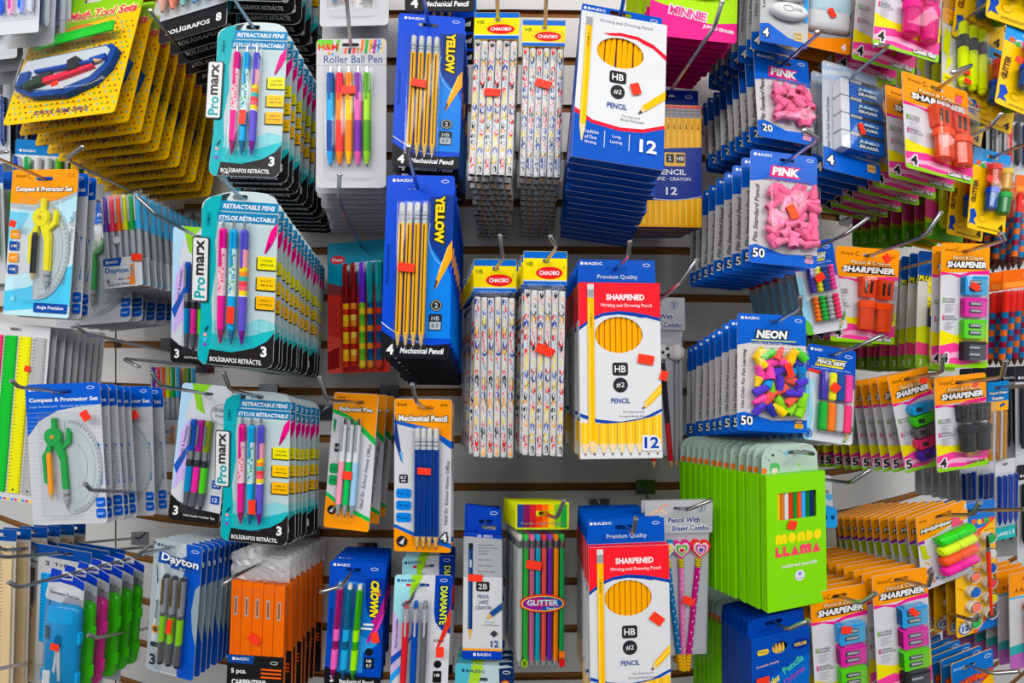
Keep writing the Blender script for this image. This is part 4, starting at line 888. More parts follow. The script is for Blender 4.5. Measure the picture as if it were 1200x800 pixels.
def k_mathbox(c='18a0d8', cd='0c6ca8'):
    w, h = 50, 152; K = Kind('geometry_set', w, h, (20, 6), 9, .5)
    A = Art(w, 44, outer=[(0, 0), (20, 3), (42, 13), (42, 46), (-4, 38), (-6, 34)], base='dcdde2', slot=(20, 9), sw=6, sh=1.8, T=.6); A.cv = [(0, 0), (20, 3), (42, 13), (42, 46), (-4, 38), (-6, 34)]
    A.holepoly([(0, 0), (20, 3), (42, 13), (42, 23), (20, 15), (-2, 17)], [A.hl[0]] if 0 else [], '1c40c0') if 0 else None
    A.poly([(0, 0), (13, 2), (13, 15.5), (-3, 18)], '1c40c0'); A.poly([(27, 6), (42, 13), (42, 23), (27, 17.5)], '1c40c0'); A.poly([(13, 12), (27, 13), (27, 18), (13, 16)], '1c40c0')
    A.t('Geometry Tool Set', 18, 31, 5.4, '40444c', 38, b=.02, rot=8); A.poly([(20, 34), (42, 34), (42, 46), (14, 42)], '9a9aa0')
    K.part('header_card', A)
    def rb(ins, d): return [(a, -d, -b) for a, b in rrect(2 + ins, 40 + ins, 44 - ins, 150 - ins, max(8 - ins, 2), 4)]
    mb = MB(); rings = [rb(1, 0), rb(0, 1), rb(0, 5), rb(1.5, 7), rb(4, 8)]; n = len(rings[0]); vs = [p for q in rings for p in q]
    fs = [(k * n + i, k * n + (i + 1) % n, (k + 1) * n + (i + 1) % n, (k + 1) * n + i) for k in range(4) for i in range(n)] + [tuple(range(4 * n, 5 * n)), tuple(range(n))]
    mb.add(vs, fs, 't:' + c, True)
    lid = MB(); lid.slab(rrect(7, 44, 39, 60, 5), [], c, -8.7, -8); lt = []
    for lx, ly in ((0, 70), (0, 118), (43, 70), (43, 118)):
        m_ = MB(); m_.slab(rrect(lx, ly, lx + 3.4, ly + 14, 1), [], c, -6, -2); lt.append(kid('latch', m_))
    K.part('case', mb, kids=[kid('lid_plate', lid)] + lt)
    cp = MB(); cp.slab(rrect(18, 74, 26, 90, 4), [], cd, -8.9, -8); cp.slab([(20, 86), (25, 86), (28, 128), (25, 128)], [], 'b0b8c0', -9, -8.2); cp.slab([(20, 90), (23, 90), (21, 120), (18, 118)], [], 'b0b8c0', -9, -8.2); cp.slab([(6, 64), (11, 66), (11, 80), (6, 78)], [], '405058', -8.8, -8)
    cp.slab(rrect(6, 118, 15, 134, 1), [], 'f0f4f8', -8.9, -8.1)
    K.part('compass', cp)
    K.part('bag', bagmesh(-2, 22, 48, 152, 9.3, .8, 17, 8, 18)); K.dome = 10
    return K
def k_slimruler():
    w, h = 40, 180; K = Kind('ruler_pack', w, h, (20, 6), 2, .6)
    A = Art(w, h, 1, 'dcdce0', slot=(20, 6), sw=7, sh=2); A.holepoly([(0, 0), (40, 0), (40, 14), (0, 14)], [A.hl[0]], '1c50a8'); A.t('3', 7, 22, 6, '30343c'); A.t('Triangle', 24, 22, 5, '30343c', 24)
    K.part('card', A)
    B = Art(30, 140, slab=False); B.slab([(4, 34), (30, 34), (30, 120), (4, 120)], [[(11, 60), (11, 106), (24, 106)]], '18a0e0', -1.8, -.3); B.cv = rrect(4, 34, 30, 120, 0); B.k = 38
    for j in range(20): B.line(4, 36 + j * 4, 7, 36 + j * 4, .5, '0a5080', lv=40)
    K.part('set_square', B); B = MB(); B.slab([(8, 128), (26, 124), (26, 140), (10, 140)], [], 'f0a020', -1.8, -.3); K.part('sharpener', B)
    return K
def k_metalruler():
    w, h = 24, 175; K = Kind('ruler_pack', w, h, (14, 6), 2.4, .5)
    A = Art(w, h, 1, 'd0d2d8', slot=(14, 6), sw=6, sh=2); A.holepoly([(0, 0), (24, 0), (24, 13), (0, 13)], [A.hl[0]], '1c50a8'); A.logo(3, 9, 14); A.t('Ruler', 14, 20, 4, '30343c', 14); K.part('card', A)
    B = Art(14, 150, slab=False); B.slab(rrect(4, 28, 18, 172, 1), [], 'm:8a8078', -1.4, -.3); B.cv = rrect(4, 28, 18, 172, 0); B.k = 30; B.rect(4, 28, 18, 70, '5a3a28'); B.ell(11, 34, 1.6, 1.6, 'd8d8d8')
    for j in range(34): B.line(4, 30 + j * 4, 6.5, 30 + j * 4, .5, '20242a', lv=34)
    K.part('metal_ruler', B); K.dome = 2.4
    return K
def k_woodruler():
    w, h = 34, 190; K = Kind('ruler_pack', w, h, (17, 6), 2.4, .5)
    A = Art(w, h, 1, 'd8d4cc', slot=(17, 6), sw=6, sh=2); A.holepoly([(0, 0), (34, 0), (34, 13), (0, 13)], [A.hl[0]], '1c50a8'); K.part('card', A)
    for i in range(2):
        B = Art(14, 170, slab=False); B.slab(rrect(2 + i * 16, 18, 15 + i * 16, 188, .5), [], 'e0c8a0', -2, -.3); B.cv = rrect(2 + i * 16, 18, 15 + i * 16, 188, .5); B.k = 42
        for j in range(40): B.line(2 + i * 16, 22 + j * 4, 5 + i * 16, 22 + j * 4, .5, '6a5030', lv=43)
        K.part('wooden_ruler', B)
    return K
ECAP = {}
def ecap(c):
    """pencil-cap eraser: hollow tube widening into a wedge"""
    if c not in ECAP:
        mb = MB(); seg = 10; rings = []
        for z, rx, ry in ((-8.5, 1.7, 3.9), (-8.0, 2.3, 4.3), (0, 4.3, 4.5), (.3, 4.9, 4.9), (7.5, 4.6, 4.6), (7.5, 3.2, 3.2), (2, 3.0, 3.0)):
            rings.append([(rx * math.cos(2 * math.pi * i / seg), ry * math.sin(2 * math.pi * i / seg), z) for i in range(seg)])
        vs = [v for g in rings for v in g]
        mb.add(vs, [(k * seg + i, k * seg + (i + 1) % seg, (k + 1) * seg + (i + 1) % seg, (k + 1) * seg + i) for k in range(6) for i in range(seg)], c, False)
        mb.add(vs, [tuple(range(seg)), tuple(range(6 * seg, 7 * seg))], c)
        ECAP[c] = mb.mesh('eraser_cap')
    return ECAP[c]
def k_caps(w, h, title, count, vert, cols, nx, ny, seed, w0=17):
    K = Kind('eraser_pack', w, h, (w * .55, 9), 12, .5)
    A = Art(w, h, 4, 'dcd8da', slot=(w * .55, 9), sw=9, sh=2.4); H = [A.hl[0]]
    A.holepoly(clip([(0, 0), (w, 0), (w, 36), (w * .6, 34), (w * .3, 33), (0, 38)], A.cv), H, '1264d4')
    A.poly([(0, h - 20), (8, h - 22), (w * .5, h - 13), (w, h - 15), (w, h), (0, h)], '1264d4')
    A.logo(4, 3.5, 22); A.oval(w - 9, 6)
    if title == 'PINK': A.t('PINK', w * .53, 23, 10, W_, 32, b=.05, sh=.15, o='d8207c', ow=.12)
    else: A.t('NEON', w * .5, 24, 10, W_, 36, b=.05, sh=.15, o='28303c', ow=.08); A.line(w * .2, 31.5, w * .85, 31.5, 1.2, 'd0d820')
    A.t(vert[1], w * .55, 34 if title == 'PINK' else 34.6, 2.6, '7a2050' if title == 'PINK' else '20408c', w * .68, b=.02, res=1)
    A.t(vert[0], 7.5, h * .56, 5.2, '56585e', h * .5, rot=-88, b=.02, sh=.25)
    A.t(count, 11, h - 12, 11 if w > 70 else 9, W_, 14 if w > 70 else 12, b=.02, o='20242c', ow=.05)
    A.rect(w - 15, h - 15, w - 5, h - 10, '50404a', 1); A.t('NON', w - 10, h - 12.6, 3, 'f0e0e0', 7); A.rect(w - 15, h - 10, w - 5, h - 5, 'e0a0c0' if title == 'PINK' else 'e0b020', 1); A.t('TOXIC', w - 10, h - 7.6, 2.4, '50303c', 8)
    A.rect(w - 6, h * .5, w - 1, h * .75, '2a8ae0')
    K.part('card', A)
    r = random.Random(seed); x0, x1, y0, y1 = w0, w - 4, 42, h - 20
    pts = []
    for j in range(ny):
        for i in range(nx):
            pts.append((x0 + (i + .5 + r.uniform(-.22, .22)) / nx * (x1 - x0), y0 + (j + .5 + r.uniform(-.2, .2)) / ny * (y1 - y0)))
    for q, (x, y) in enumerate(pts):
        c = cols[r.randrange(len(cols))]; s = 1.06 if w > 70 else .92
        M = Matrix.Translation((min(max(x, x0 + 6), x1 - 5), -4.6 - (q % 3) * 1.5, -min(max(y, y0 + 6), y1 - 6))) @ Matrix.Rotation(r.uniform(0, 6.28), 4, 'Y') @ Matrix.Rotation(r.uniform(-.35, .35), 4, 'X') @ Matrix.Rotation(r.uniform(0, 3), 4, 'Z') @ Matrix.Scale(s, 4)
        K.parts.append(('eraser_cap', ecap(c), M, [], True, None))
    K.part('blister', bubble(x0 - 2, y0 - 2, x1 + 1, y1 + 2, 12, 5, inset=3)); K.dome = 13
    return K
def k_ovals():
    w, h = 57, 160; K = Kind('eraser_pack', w, h, (28, 8), 9, .5)
    A = Art(w, h, 4, 'c8cace', slot=(28, 8), sw=9, sh=2.4); H = [A.hl[0]]
    A.holepoly(clip([(0, 0), (w, 0), (w, 34), (0, 34)], A.cv), H, '1264d4'); A.poly([(0, h - 20), (10, h - 22), (34, h - 9), (w, h - 6), (w, h), (0, h)], '1264d4')
    A.logo(4, 3.5, 22); A.t('ERASERS', 30, 24, 8, W_, 40, b=.04); A.t('4', 7, h - 11, 10, W_, 7, b=.03, o='20242c', ow=.05)
    A.rect(40, h - 17, 51, h - 7, 'd8c08a', 1); A.t('NON', 45, h - 14.5, 3, '40342a', 8); A.t('TOXIC', 45, h - 10, 2.4, '40342a', 9); A.rect(51, h - 60, 56, h - 30, '2a9ae0'); A.t('Latex Free Soft Erasers', 4, 86, 3.6, '505258', 70, rot=-89, b=0)
    K.part('card', A)
    for y in (50, 76, 102, 124):
        mb = MB()
        rings = [[(a, -d, -b) for a, b in ellp(0, 0, rx, rz, 20)] for rx, rz, d in ((20, 8, .6), (21.5, 9.5, 3), (21, 9, 6), (18.5, 7, 7.8), (13, 4, 8.3))]; n = 20
        mb.add([v for g in rings for v in g], [(k * n + i, k * n + (i + 1) % n, (k + 1) * n + (i + 1) % n, (k + 1) * n + i) for k in range(4) for i in range(n)] + [tuple(range(n)), tuple(range(80, 100))], 'f0f1f4', True)
        B = Art(1, 1, slab=False); B.v, B.f, B.m, B.sm, B.cols = mb.v, mb.f, mb.m, mb.sm, mb.cols; B.k = 168; B.cv = rrect(-30, -20, 30, 20, 0)
        B.ring(-4, 0, 6, 3.4, .6, '40444a'); B.t('OVAL', 8, 0, 3.4, '40444a', 10, b=.0, sh=.2)
        K.part('oval_eraser', B, (31, 0, -y))
    K.dome = 9
    return K
def k_block():
    w, h = 68, 128; K = Kind('eraser_pack', w, h, (36, 10), 12, .5)
    A = Art(w, h, 4, 'ccd2dc', slot=(36, 10), sw=9, sh=2.4)
    A.poly([(0, 4), (24, 1), (68, 6), (68, 22), (40, 18), (0, 22)], 'b4c6e4'); A.poly([(0, 12), (30, 6), (68, 14), (68, 18), (30, 12), (0, 18)], 'e0eaf6')
    A.t('JUMBO', 42, 19, 8, W_, 30, b=.05, o='8aa6d0', ow=.08); A.t('Latex Free Soft Smooth Eraser', 6, 74, 4, '606468', 62, rot=-90, b=.01)
    A.poly([(0, h - 26), (68, h - 18), (68, h), (0, h)], '1464d4'); A.rect(62, 80, 67, 106, '1a8ae0'); A.logo(5, 3, 18); A.t('4', 8, h - 12, 11, W_, 8, b=.03, o='20242c', ow=.05); A.rect(52, h - 17, 62, h - 8, 'd8a860', 1); A.t('NON', 57, h - 12.5, 3, '40342a', 7)
    K.part('card', A)
    for j in range(4):
        B = Art(58, 20, slab=False); B.slab(rrect(0, 0, 50, 19, 1.5), [], 'eceef2', -10, -.4, side='f0f0f4'); B.slab(rrect(10, -.3, 50.5, 19.3, .6), [], '1a66c8', -10.5, -.3); B.k = 211; B.cv = rrect(10, -.3, 50.5, 19.3, 0)
        B.rect(10, -.3, 50.5, 4, '383c44'); B.rect(11, .2, 24, 3, 'd8dce4'); B.t('BAZIC', 17.5, 1.6, 1.8, '383c44', 9, res=1)
        B.t('JUMBO', 32, 9, 4.6, 'b8dcf4', 24, b=.05, sh=.2, o='202c44', ow=.1); B.t('ERASER', 32, 14.4, 3.6, 'e8f0f8', 23, b=.04, sh=.2, o='202c44', ow=.1)
        K.part('eraser', B, (12, 0, -(25 + j * 20.3)))
    K.part('blister', bubble(10, 23, 64, 108, 11.3, 2, inset=1)); K.dome = 12
    return K
def sharpener_card(name, w, h, hh, cnt, pink=True, title2='Crayon'):
    K = Kind('sharpener_pack', w, h, (w * .52, 9), 8, .5)
    A = Art(w, h, 3, 'e6e6ec', slot=(w * .52, 9), sw=8, sh=2.4); H = [A.hl[0]]
    A.holepoly(clip([(0, 0), (w, 0), (w, hh), (w * .55, hh + 2), (0, hh + 3)], A.cv), H, OR)
    A.poly([(0, hh + 2), (w * .4, hh + 5), (w * .62, hh + 1), (w, hh - 1), (w, hh + 4), (w * .6, hh + 5), (w * .4, hh + 9), (w * .2, hh + 5), (0, hh + 6)], 'e8288e')
    A.poly([(0, h * .70), (w * .3, h * .74), (w * .7, h * .72), (w, h * .66), (w, h), (0, h)], 'e6d60c')
    A.poly([(0, h * .83), (w * .3, h * .80), (w * .7, h * .86), (w, h * .80), (w, h), (0, h)], 'ee4a9c'); A.poly([(0, h * .9), (w * .4, h * .87), (w, h * .93), (w, h * .96), (w * .3, h * .92), (0, h * .95)], 'f8b4d4')
    A.poly([(0, h - 6), (w * .5, h - 3), (w, h - 9), (w, h), (0, h)], '8cc81c')
    A.t('Simply', w * .18, 8.5, 4.6, '6a4a10', w * .2, sh=.2, b=0); A.ring(w * .34, 8, 3, 3, .8, '6a4a10', 30, 300, 10)
    A.t('Pencil & ' + title2, w * .55, hh * .55, 5.6, 'ffe8c0', w * .62, b=.02, sh=.1, o='a86a10', ow=.05)
    A.t('SHARPENER', w * .53, hh * .79, 7.4, W_, w * .82, b=.05, sh=.15, o='2a2018', ow=.08)
    A.t(cnt, w * .11, h - 11, 11, '1c1a1c', 8, b=.03, o='f4e8ee', ow=.06)
    for yy, c in ((h * .44, '7ab030'), (h * .58, 'e83a8c')):
        A.rect(3, yy, 4.6, yy + 6, c); A.t('DOUBLE' if c[0] == '7' else 'SHAVING', 11.5, yy + 1.6, 2.4, '54585e', 12, res=1); A.t('BLADES' if c[0] == '7' else 'RECEPTACLE', 11.5 + (1.5 if c[0] == 'e' else 0), yy + 4.8, 2.4, '54585e', 15 if c[0] == 'e' else 12, res=1)
        for q in range(4): A.rect(5, yy + 8 + q * 2.6, 16 - (q % 2) * 3, yy + 8.7 + q * 2.6, '9a9ea6', lv=30)
    return K, A
def jarsharp(K, x, y, c, tc, s=1.0):
    """block sharpener with twin blades above a round screw-top shavings jar"""
    mb = MB(); mb.slab([(0, 0), (19 * s, 1), (18 * s, 25 * s), (2 * s, 24 * s)], [], 't:' + c, -8, -.4)
    for dx in (5, 11.5): mb.slab([(dx * s, 5 * s), ((dx + 3) * s, 5.3 * s), ((dx + 2.4) * s, 20 * s), ((dx - .6) * s, 19.6 * s)], [], 'm:70685c', -8.6, -8); mb.slab(ellp((dx + 1.2) * s, 12 * s, .9, .9, 6), [], '302c28', -8.9, -8.6)
    K.part('twin_blade_sharpener', mb, (x, 0, -y))
    mb = MB(); mb.lathe([(1.2, 9.4 * s, 10.6 * s, c), (7 * s, 10.6 * s, 10.6 * s, c), (1, 10.6 * s, 9.6 * s, c), (1, 9.2 * s, 9.4 * s, 't:' + c), (24 * s, 9.4 * s, 9.2 * s, 't:' + c), (1.2, 9.2 * s, 8 * s, 't:' + c)], 20, squash=.62)
    in_ = MB(); in_.lathe([(16 * s, 6.5 * s, 6 * s, tc)], 12, squash=.5)
    K.part('shavings_jar', mb, (x + 9.5 * s, -6.5 * s, -(y + 29 * s)), 0, [kid('sharpener_insert', in_, (0, 0, -9 * s))])
def k_jar(c, tc, kind='full'):
    K, A = sharpener_card('jar', 80, 116, 34, '4'); K.dome = 13.5
    A.t('Combo Pack', 62, 110.5, 5.2, W_, 28, b=.04, sh=.2, o='5a2040', ow=.06); A.t('Ideal for School Home Office', 76, 66, 4, '6a6e76', 44, rot=-88, sh=.3, b=0); A.rect(64, 6, 74, 10, 'e0860a')
    K.part('card', A); jarsharp(K, 28, 36, c, tc); jarsharp(K, 50, 38, c, tc)
    K.part('blister', bubble(25, 34, 76, 98, 13, 5)); K.dome = 13.6
    return K
RC = (('2a9ad8', '60c0e8'), ('d828a0', 'f060c0'), ('58c81c', '90e050'), ('28282c', '606468'))
def k_rect4():
    K, A = sharpener_card('rect', 60, 146, 32, '4'); A.t('Ideal for School Home Office', 56, 84, 4, '6a6e76', 70, rot=-88, sh=.3, b=0)
    K.part('card', A)
    for j, (a, b) in enumerate(RC):
        mb = MB(); mb.slab(rrect(0, 0, 28, 22, 2), [], 't:' + b, -6.6, -.4); mb.slab(rrect(0, 0, 7, 22, 1.5), [], a, -7.2, -.3); mb.slab(rrect(7, .4, 28, 3.4, 1), [], a, -7, -6.2)
        bl = MB()
        for yy in (5, 13): bl.slab([(5, yy), (20, yy + .6), (20, yy + 5), (5, yy + 4.8)], [], '3c4046', -7.3, -6.6); bl.slab([(7, yy + .8), (19, yy + 1.2), (19, yy + 3.6), (7, yy + 3.2)], [], 'b8bcc2', -7.6, -7.3)
        K.part('sharpener', mb, (24, 0, -(39 + j * 25.4)), 0, [kid('blades', bl)])
    K.part('blister', bubble(22, 37, 54, 140, 8.2, 3, inset=1.5)); K.dome = 9
    return K
def k_clip5():
    K, A = sharpener_card('five', 54, 124, 32, '5', title2='Eraser')
    K.part('card', A)
    for j, c in enumerate(('18a8e0', '48c818', '706a70', 'f03a78', '5a30a8')):
        mb = MB(); pts = rrect(0, 0, 14, 13, 3.5) ; mb.slab([(2, 0), (15, 0), (33, 2), (35, 5), (33, 9), (16, 13), (3, 13), (0, 9), (0, 3)], [], 't:' + c, -7, -.5); mb.slab([(1, 1), (12, 1), (14, 6), (12, 12), (2, 12)], [], c, -7.8, -7)
        bl = MB(); bl.slab([(6, 3), (14, 4.5), (13, 9.5), (6, 8.5)], [], '34363a', -8.4, -7.8)
        K.part('sharpener', mb, (15, 0, -(41 + j * 14.6)), math.radians(-2), [kid('blade', bl)])
    K.part('blister', bubble(13, 38, 52, 113, 8.6, 3, inset=1.5)); K.dome = 9.4
    return K
def k_black4():
    K, A = sharpener_card('black', 62, 118, 32, '4', title2='Crayon'); A.t('Combo Pack', 46, 110, 4, '6a2040', 22, b=.02)
    K.part('card', A); jarsharp(K, 22, 36, '2a2a2e', '7a4028', .9); jarsharp(K, 40, 36, '2a2a2e', '7a4028', .9)
    K.part('blister', bubble(20, 34, 60, 100, 12.5, 3)); K.dome = 13
    return K
def fatmarker(K, x, y, ln, c, cap='4a4c54', ang=0, d=6, r=5.6, short=False, cc=None):
    if short: segs = [(2, r * .6, r, c), (ln * .45, r, r, c), (1, r * .94, r * .94, 'f0f0f0'), (ln * .45, r, r, c), (2, r, r * .6, c)]
    else: segs = [(2, r * .5, r * .8, cc or c), (ln * .2, r * .85, r, cc or c), (ln * .17, r, r, cap), (1, r, r * .9, cap), (ln * .5, r * .95, r * .9, c), (4, r * .8, r * .4, c)]
    K.part('highlighter', lat('highlighter', segs, 14, True, .8), (x, -d, -y), math.radians(ang))
def k_yellow3():
    w, h = 46, 110; K = Kind('highlighter_pack', w, h, (24, 9), 8, .5)
    A = Art(w, h, 3, 'e6e6e4', slot=(24, 9), sw=7, sh=2.4); A.holepoly(clip([(0, 0), (w, 0), (w, 24), (0, 20)], A.cv), [A.hl[0]], 'ffa808'); A.t('Simply', 10, 6, 4, '6a4a10', 11, sh=.2, b=0)
    A.t('Fluorescent', 26, 17.5, 5.6, '8cb010', 34, b=.04, sh=.2, o='4a3a10', ow=.06); A.poly([(2, 26), (10, 30), (8, 60), (12, 64), (4, 80), (6, 60), (1, 56)], 'd8e010'); A.rect(1, 82, 12, 92, 'e6dc14', 1); A.rect(1, 94, 12, 102, 'e6dc14', 1); A.t('WIDE', 6.5, 87, 3, '40400a', 8); A.t('TIP', 6.5, 98, 3, '40400a', 6)
    for i in range(9): A.ell(16 + i * 3.4, 105 + (i % 2), 1.6, 1.6, ('30a0d8', 'e040a0', 'f0a020')[i % 3], 7, lv=20)
    K.part('card', A)
    for x in (18, 29, 40): fatmarker(K, x, 18, 82, 'd8ec0c', '4a5058', r=5.2, d=5.5)
    K.part('blister', bubble(11, 16, 46, 104, 9.5)); K.dome = 10.5
    return K
def k_mix3():
    w, h = 45, 104; K = Kind('highlighter_pack', w, h, (24, 8), 8, .5)
    A = Art(w, h, 3, 'a8b820', slot=(24, 8), sw=7, sh=2.2); A.poly([(0, 0), (45, 0), (45, 20), (0, 24)], 'f09a10') if 0 else None; A.poly([(0, 56), (20, 60), (45, 56), (45, 84), (0, 78)], 'd84a90'); A.poly([(0, 84), (45, 88), (45, 104), (0, 104)], '5aa828'); A.t('3', 6, 96, 8, 'e0e8d0', b=.02)
    K.part('card', A)
    for x, c in ((16, 'd8ec0c'), (27, 'f8309c'), (38, 'fa4418')): fatmarker(K, x, 12, 84, c, '30343a', r=5, d=5.5, cc='30343a')
    K.part('blister', bubble(9, 10, 45, 99, 9.5)); K.dome = 10.5
    return K
def k_tall():
    w, h = 50, 136; K = Kind('highlighter_pack', w, h, (26, 8), 7, .5)
    A = Art(w, h, 3, 'e0e0d8', slot=(26, 8), sw=7, sh=2.2); A.holepoly(clip([(0, 0), (50, 0), (50, 20), (20, 30), (0, 28)], A.cv), [A.hl[0]], '1c50a8'); A.t('FLUO', 12, 32, 6, 'e8e020', 20, b=.04, sh=.2, o='30341a', ow=.08)
    A.poly([(0, 90), (20, 84), (50, 90), (50, 114), (0, 108)], 'c8d01c'); A.poly([(0, 106), (50, 112), (50, 122), (0, 120)], 'e04a80'); A.poly([(0, 120), (50, 124), (50, 136), (0, 136)], '78a020'); A.t('3', 6, 129, 7, 'f0f0e0', b=.02)
    A.rect(13, 35, 24, 50, 'e6d820', 1); A.rect(13, 53, 24, 66, 'e6d820', 1); A.t('CHISEL', 18.5, 42, 2.4, '30340a', 9); A.t('TIP', 18.5, 46, 2.4, '30340a', 6); A.t('BRIGHT', 18.5, 59, 2.4, '30340a', 9); A.rect(13, 66, 24, 88, '1c3a78')
    K.part('card', A)
    for x, c in ((18, 'd8e018'), (29, 'f02878'), (40, 'f87018')): fatmarker(K, x, 60 if x < 20 else 20, 70 if x < 20 else 104, c, '30343a', r=5, d=5)
    K.part('blister', bubble(10, 18, 48, 132, 9)); K.dome = 10
    return K
def k_glitterjars():
    w, h = 54, 104; K = Kind('glitter_pack', w, h, (28, 8), 12, .5)
    A = Art(w, h, 3, 'f2c40c', slot=(28, 8), sw=9, sh=2.4); A.holepoly(clip([(0, 0), (w, 0), (w, 20), (30, 24), (0, 22)], A.cv), [A.hl[0]], '1c94dc')
    for i in range(6): A.ell(8 + i * 7, 19 + (i % 2) * 3, 3.4, 3.4, ('f06020', '40b040', 'e04080')[i % 3], 9, lv=6)
    A.t('Glitter', 29, 19, 7, 'f0e8e0', 34, b=.05); A.t('GLITTER', 6, 56, 6, '2a2a18', 30, rot=-86, b=.03, o='d8a010', ow=.06); A.poly([(2, 80), (8, 78), (12, 86), (8, 92), (12, 98), (4, 96), (1, 100), (3, 90)], '1c50c8'); A.ring(20, 88, 6, 5, 1.2, 'c89a08', 0, 300); A.t('4', 47, 95, 10, '26220c', b=.03)
    for i in range(14): A.rect(14 + i * 2.4, 99, 15.4 + i * 2.4, 100.4, '40380c', lv=20)
    K.part('card', A)
    for x, y, c, cc, kk in ((24, 22, 'd85830', 'e84838', 0), (41, 24, 'e0b020', 'e8c020', 0), (23, 52, '1c64c0', '1c48d0', 1), (41, 54, '1c8c40', '18a040', 1)):
        K.part('glitter_jar', lat('glitter_jar', [(1, 7, 8.2, cc), (6, 8.2, 8.2, cc), (.6, 8, 7.2, cc), (18, 7.2, 7, 't:' + c), (1.5, 7, 5.5, 't:' + c)], 16, True, .8), (x, -7, -y), 0, [kid('glitter', lat('glitter', [(14, 5.6, 5.4, c)], 10, True, .8), (0, 0, -9.5))])
    K.part('blister', bubble(13, 20, 51, 84, 13.4, 4)); K.dome = 14.2
    return K
def k_mondo():
    w, h = 68, 194; K = Kind('pencil_box', w, h, (38, 10), 8, .5)
    T = Art(w, 38, outer=[(2, 12), (6, 4), (14, 0), (50, 0), (60, 3), (66, 12), (67, 40), (1, 40)], base='c4dcd0', slot=(38, 10), sw=8, sh=2.4, T=.6)
    T.ell(16, 28, 6, 7, '58b868'); T.ell(16, 31, 3.6, 4, 'f0d0d0'); T.t('*', 14, 12, 4, '30343a'); T.ell(44, 26, 2, 2, '98c840', 6); T.poly([(26, 10), (32, 6), (30, 16)], '88c0d8'); T.ring(52, 8, 8, 5, .5, 'e0a0a0', 160, 300); T.line(20, 6, 30, 12, .8, '90b0c0'); T.ell(4, 30, 3, 4, 'e87830', 8)
    for i in range(4): T.ell(6 + i * 3, 14 + i * 4, .7, .7, '303438', 6, lv=14)
    K.part('hang_tab', T)
    A = Art(w, h, slab=False); win = [(12, 56), (57, 56), (57, 88), (12, 88)]; O = [(0, 34), (68, 34), (68, 194), (0, 194)]
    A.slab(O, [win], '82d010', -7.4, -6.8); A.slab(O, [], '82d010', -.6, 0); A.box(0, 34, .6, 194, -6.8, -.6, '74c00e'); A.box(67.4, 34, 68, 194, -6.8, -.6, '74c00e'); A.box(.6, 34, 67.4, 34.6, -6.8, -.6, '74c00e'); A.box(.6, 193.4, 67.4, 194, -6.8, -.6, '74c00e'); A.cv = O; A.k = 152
    # stencil-like lettering
    def lett(y, c, kinds, x0, ws, hh):
        x = x0
        for kd, ww in zip(kinds, ws):
            if kd == 'M': A.poly([(x, y + hh)] + [(x + ww * .25 + ww * .25 * math.cos(a), y + ww * .25 + -ww * .25 * math.sin(a)) for a in (3.14, 2.4, 1.57, .8)] + [(x + ww * .5, y + ww * .2)] + [(x + ww * .75 + ww * .25 * math.cos(a), y + ww * .25 - ww * .25 * math.sin(a)) for a in (2.4, 1.57, .8, 0)] + [(x + ww, y + hh)], c, lv=155); A.rect(x + ww * .3, y + hh * .45, x + ww * .34, y + hh, '82d010', lv=157); A.rect(x + ww * .66, y + hh * .45, x + ww * .70, y + hh, '82d010', lv=157)
            elif kd == 'O': A.ell(x + ww / 2, y + hh / 2, ww / 2, hh / 2, c, 18, lv=155)
            elif kd == 'N': A.poly([(x, y + hh), (x, y + ww / 2)] + [(x + ww / 2 + ww / 2 * math.cos(a), y + ww / 2 - ww / 2 * math.sin(a)) for a in (2.6, 2.1, 1.57, 1.0, .5)] + [(x + ww, y + ww / 2), (x + ww, y + hh)], c, lv=155); A.rect(x + ww * .46, y + hh * .5, x + ww * .54, y + hh, '82d010', lv=157)
            elif kd == 'D': A.poly([(x, y)] + [(x + ww * .35 + ww * .65 * math.sin(a), y + hh / 2 - hh / 2 * math.cos(a)) for a in (0, .4, .8, 1.2, 1.57, 2.0, 2.4, 2.8, 3.14)] + [(x, y + hh)], c, lv=155)
            elif kd == 'L': A.rect(x, y, x + ww * .42, y + hh, c, lv=155); A.rect(x, y + hh * .68, x + ww, y + hh, c, lv=155)
            elif kd == 'A': A.poly([(x, y + hh), (x + ww / 2, y), (x + ww, y + hh)], c, lv=155)
            x += ww + 1
        A.k = 158
    lett(104, 'f0d81c', 'MONDO', 9, (13, 9.5, 9.5, 8, 9), 12); lett(119, 'f0506a', 'LLAMA', 9, (7.5, 7.5, 10, 13, 10), 12)
    A.t('colored pencils', 36, 143, 5.6, 'f4fae8', 41, b=.04); A.ell(36, 156, 5.8, 6.6, 'f4f4f8', 18); A.rect(34, 152, 38, 156, '8a90d0', 1); A.t('12 count', 36, 159, 1.8, '6a70b8', 7, res=1); A.t('12 COUNT · 304.8 mm', 36, 181, 1.9, 'b8e878', 28, b=0, res=1)
    K.part('carton', A)
    for i, c in enumerate(('f0c818', 'c87828', 'ececec', 'c83818', '188838', 'f05818', '40a8e8', '0c6830', '1c2c60')):
        K.part('colored_pencil', lat('colored_pencil', [(52, 2.5, 2.5, c)], 6, False), (14.8 + i * 4.95, -3.7, -46), 0, front=True)
    K.dome = 8.4
    return K
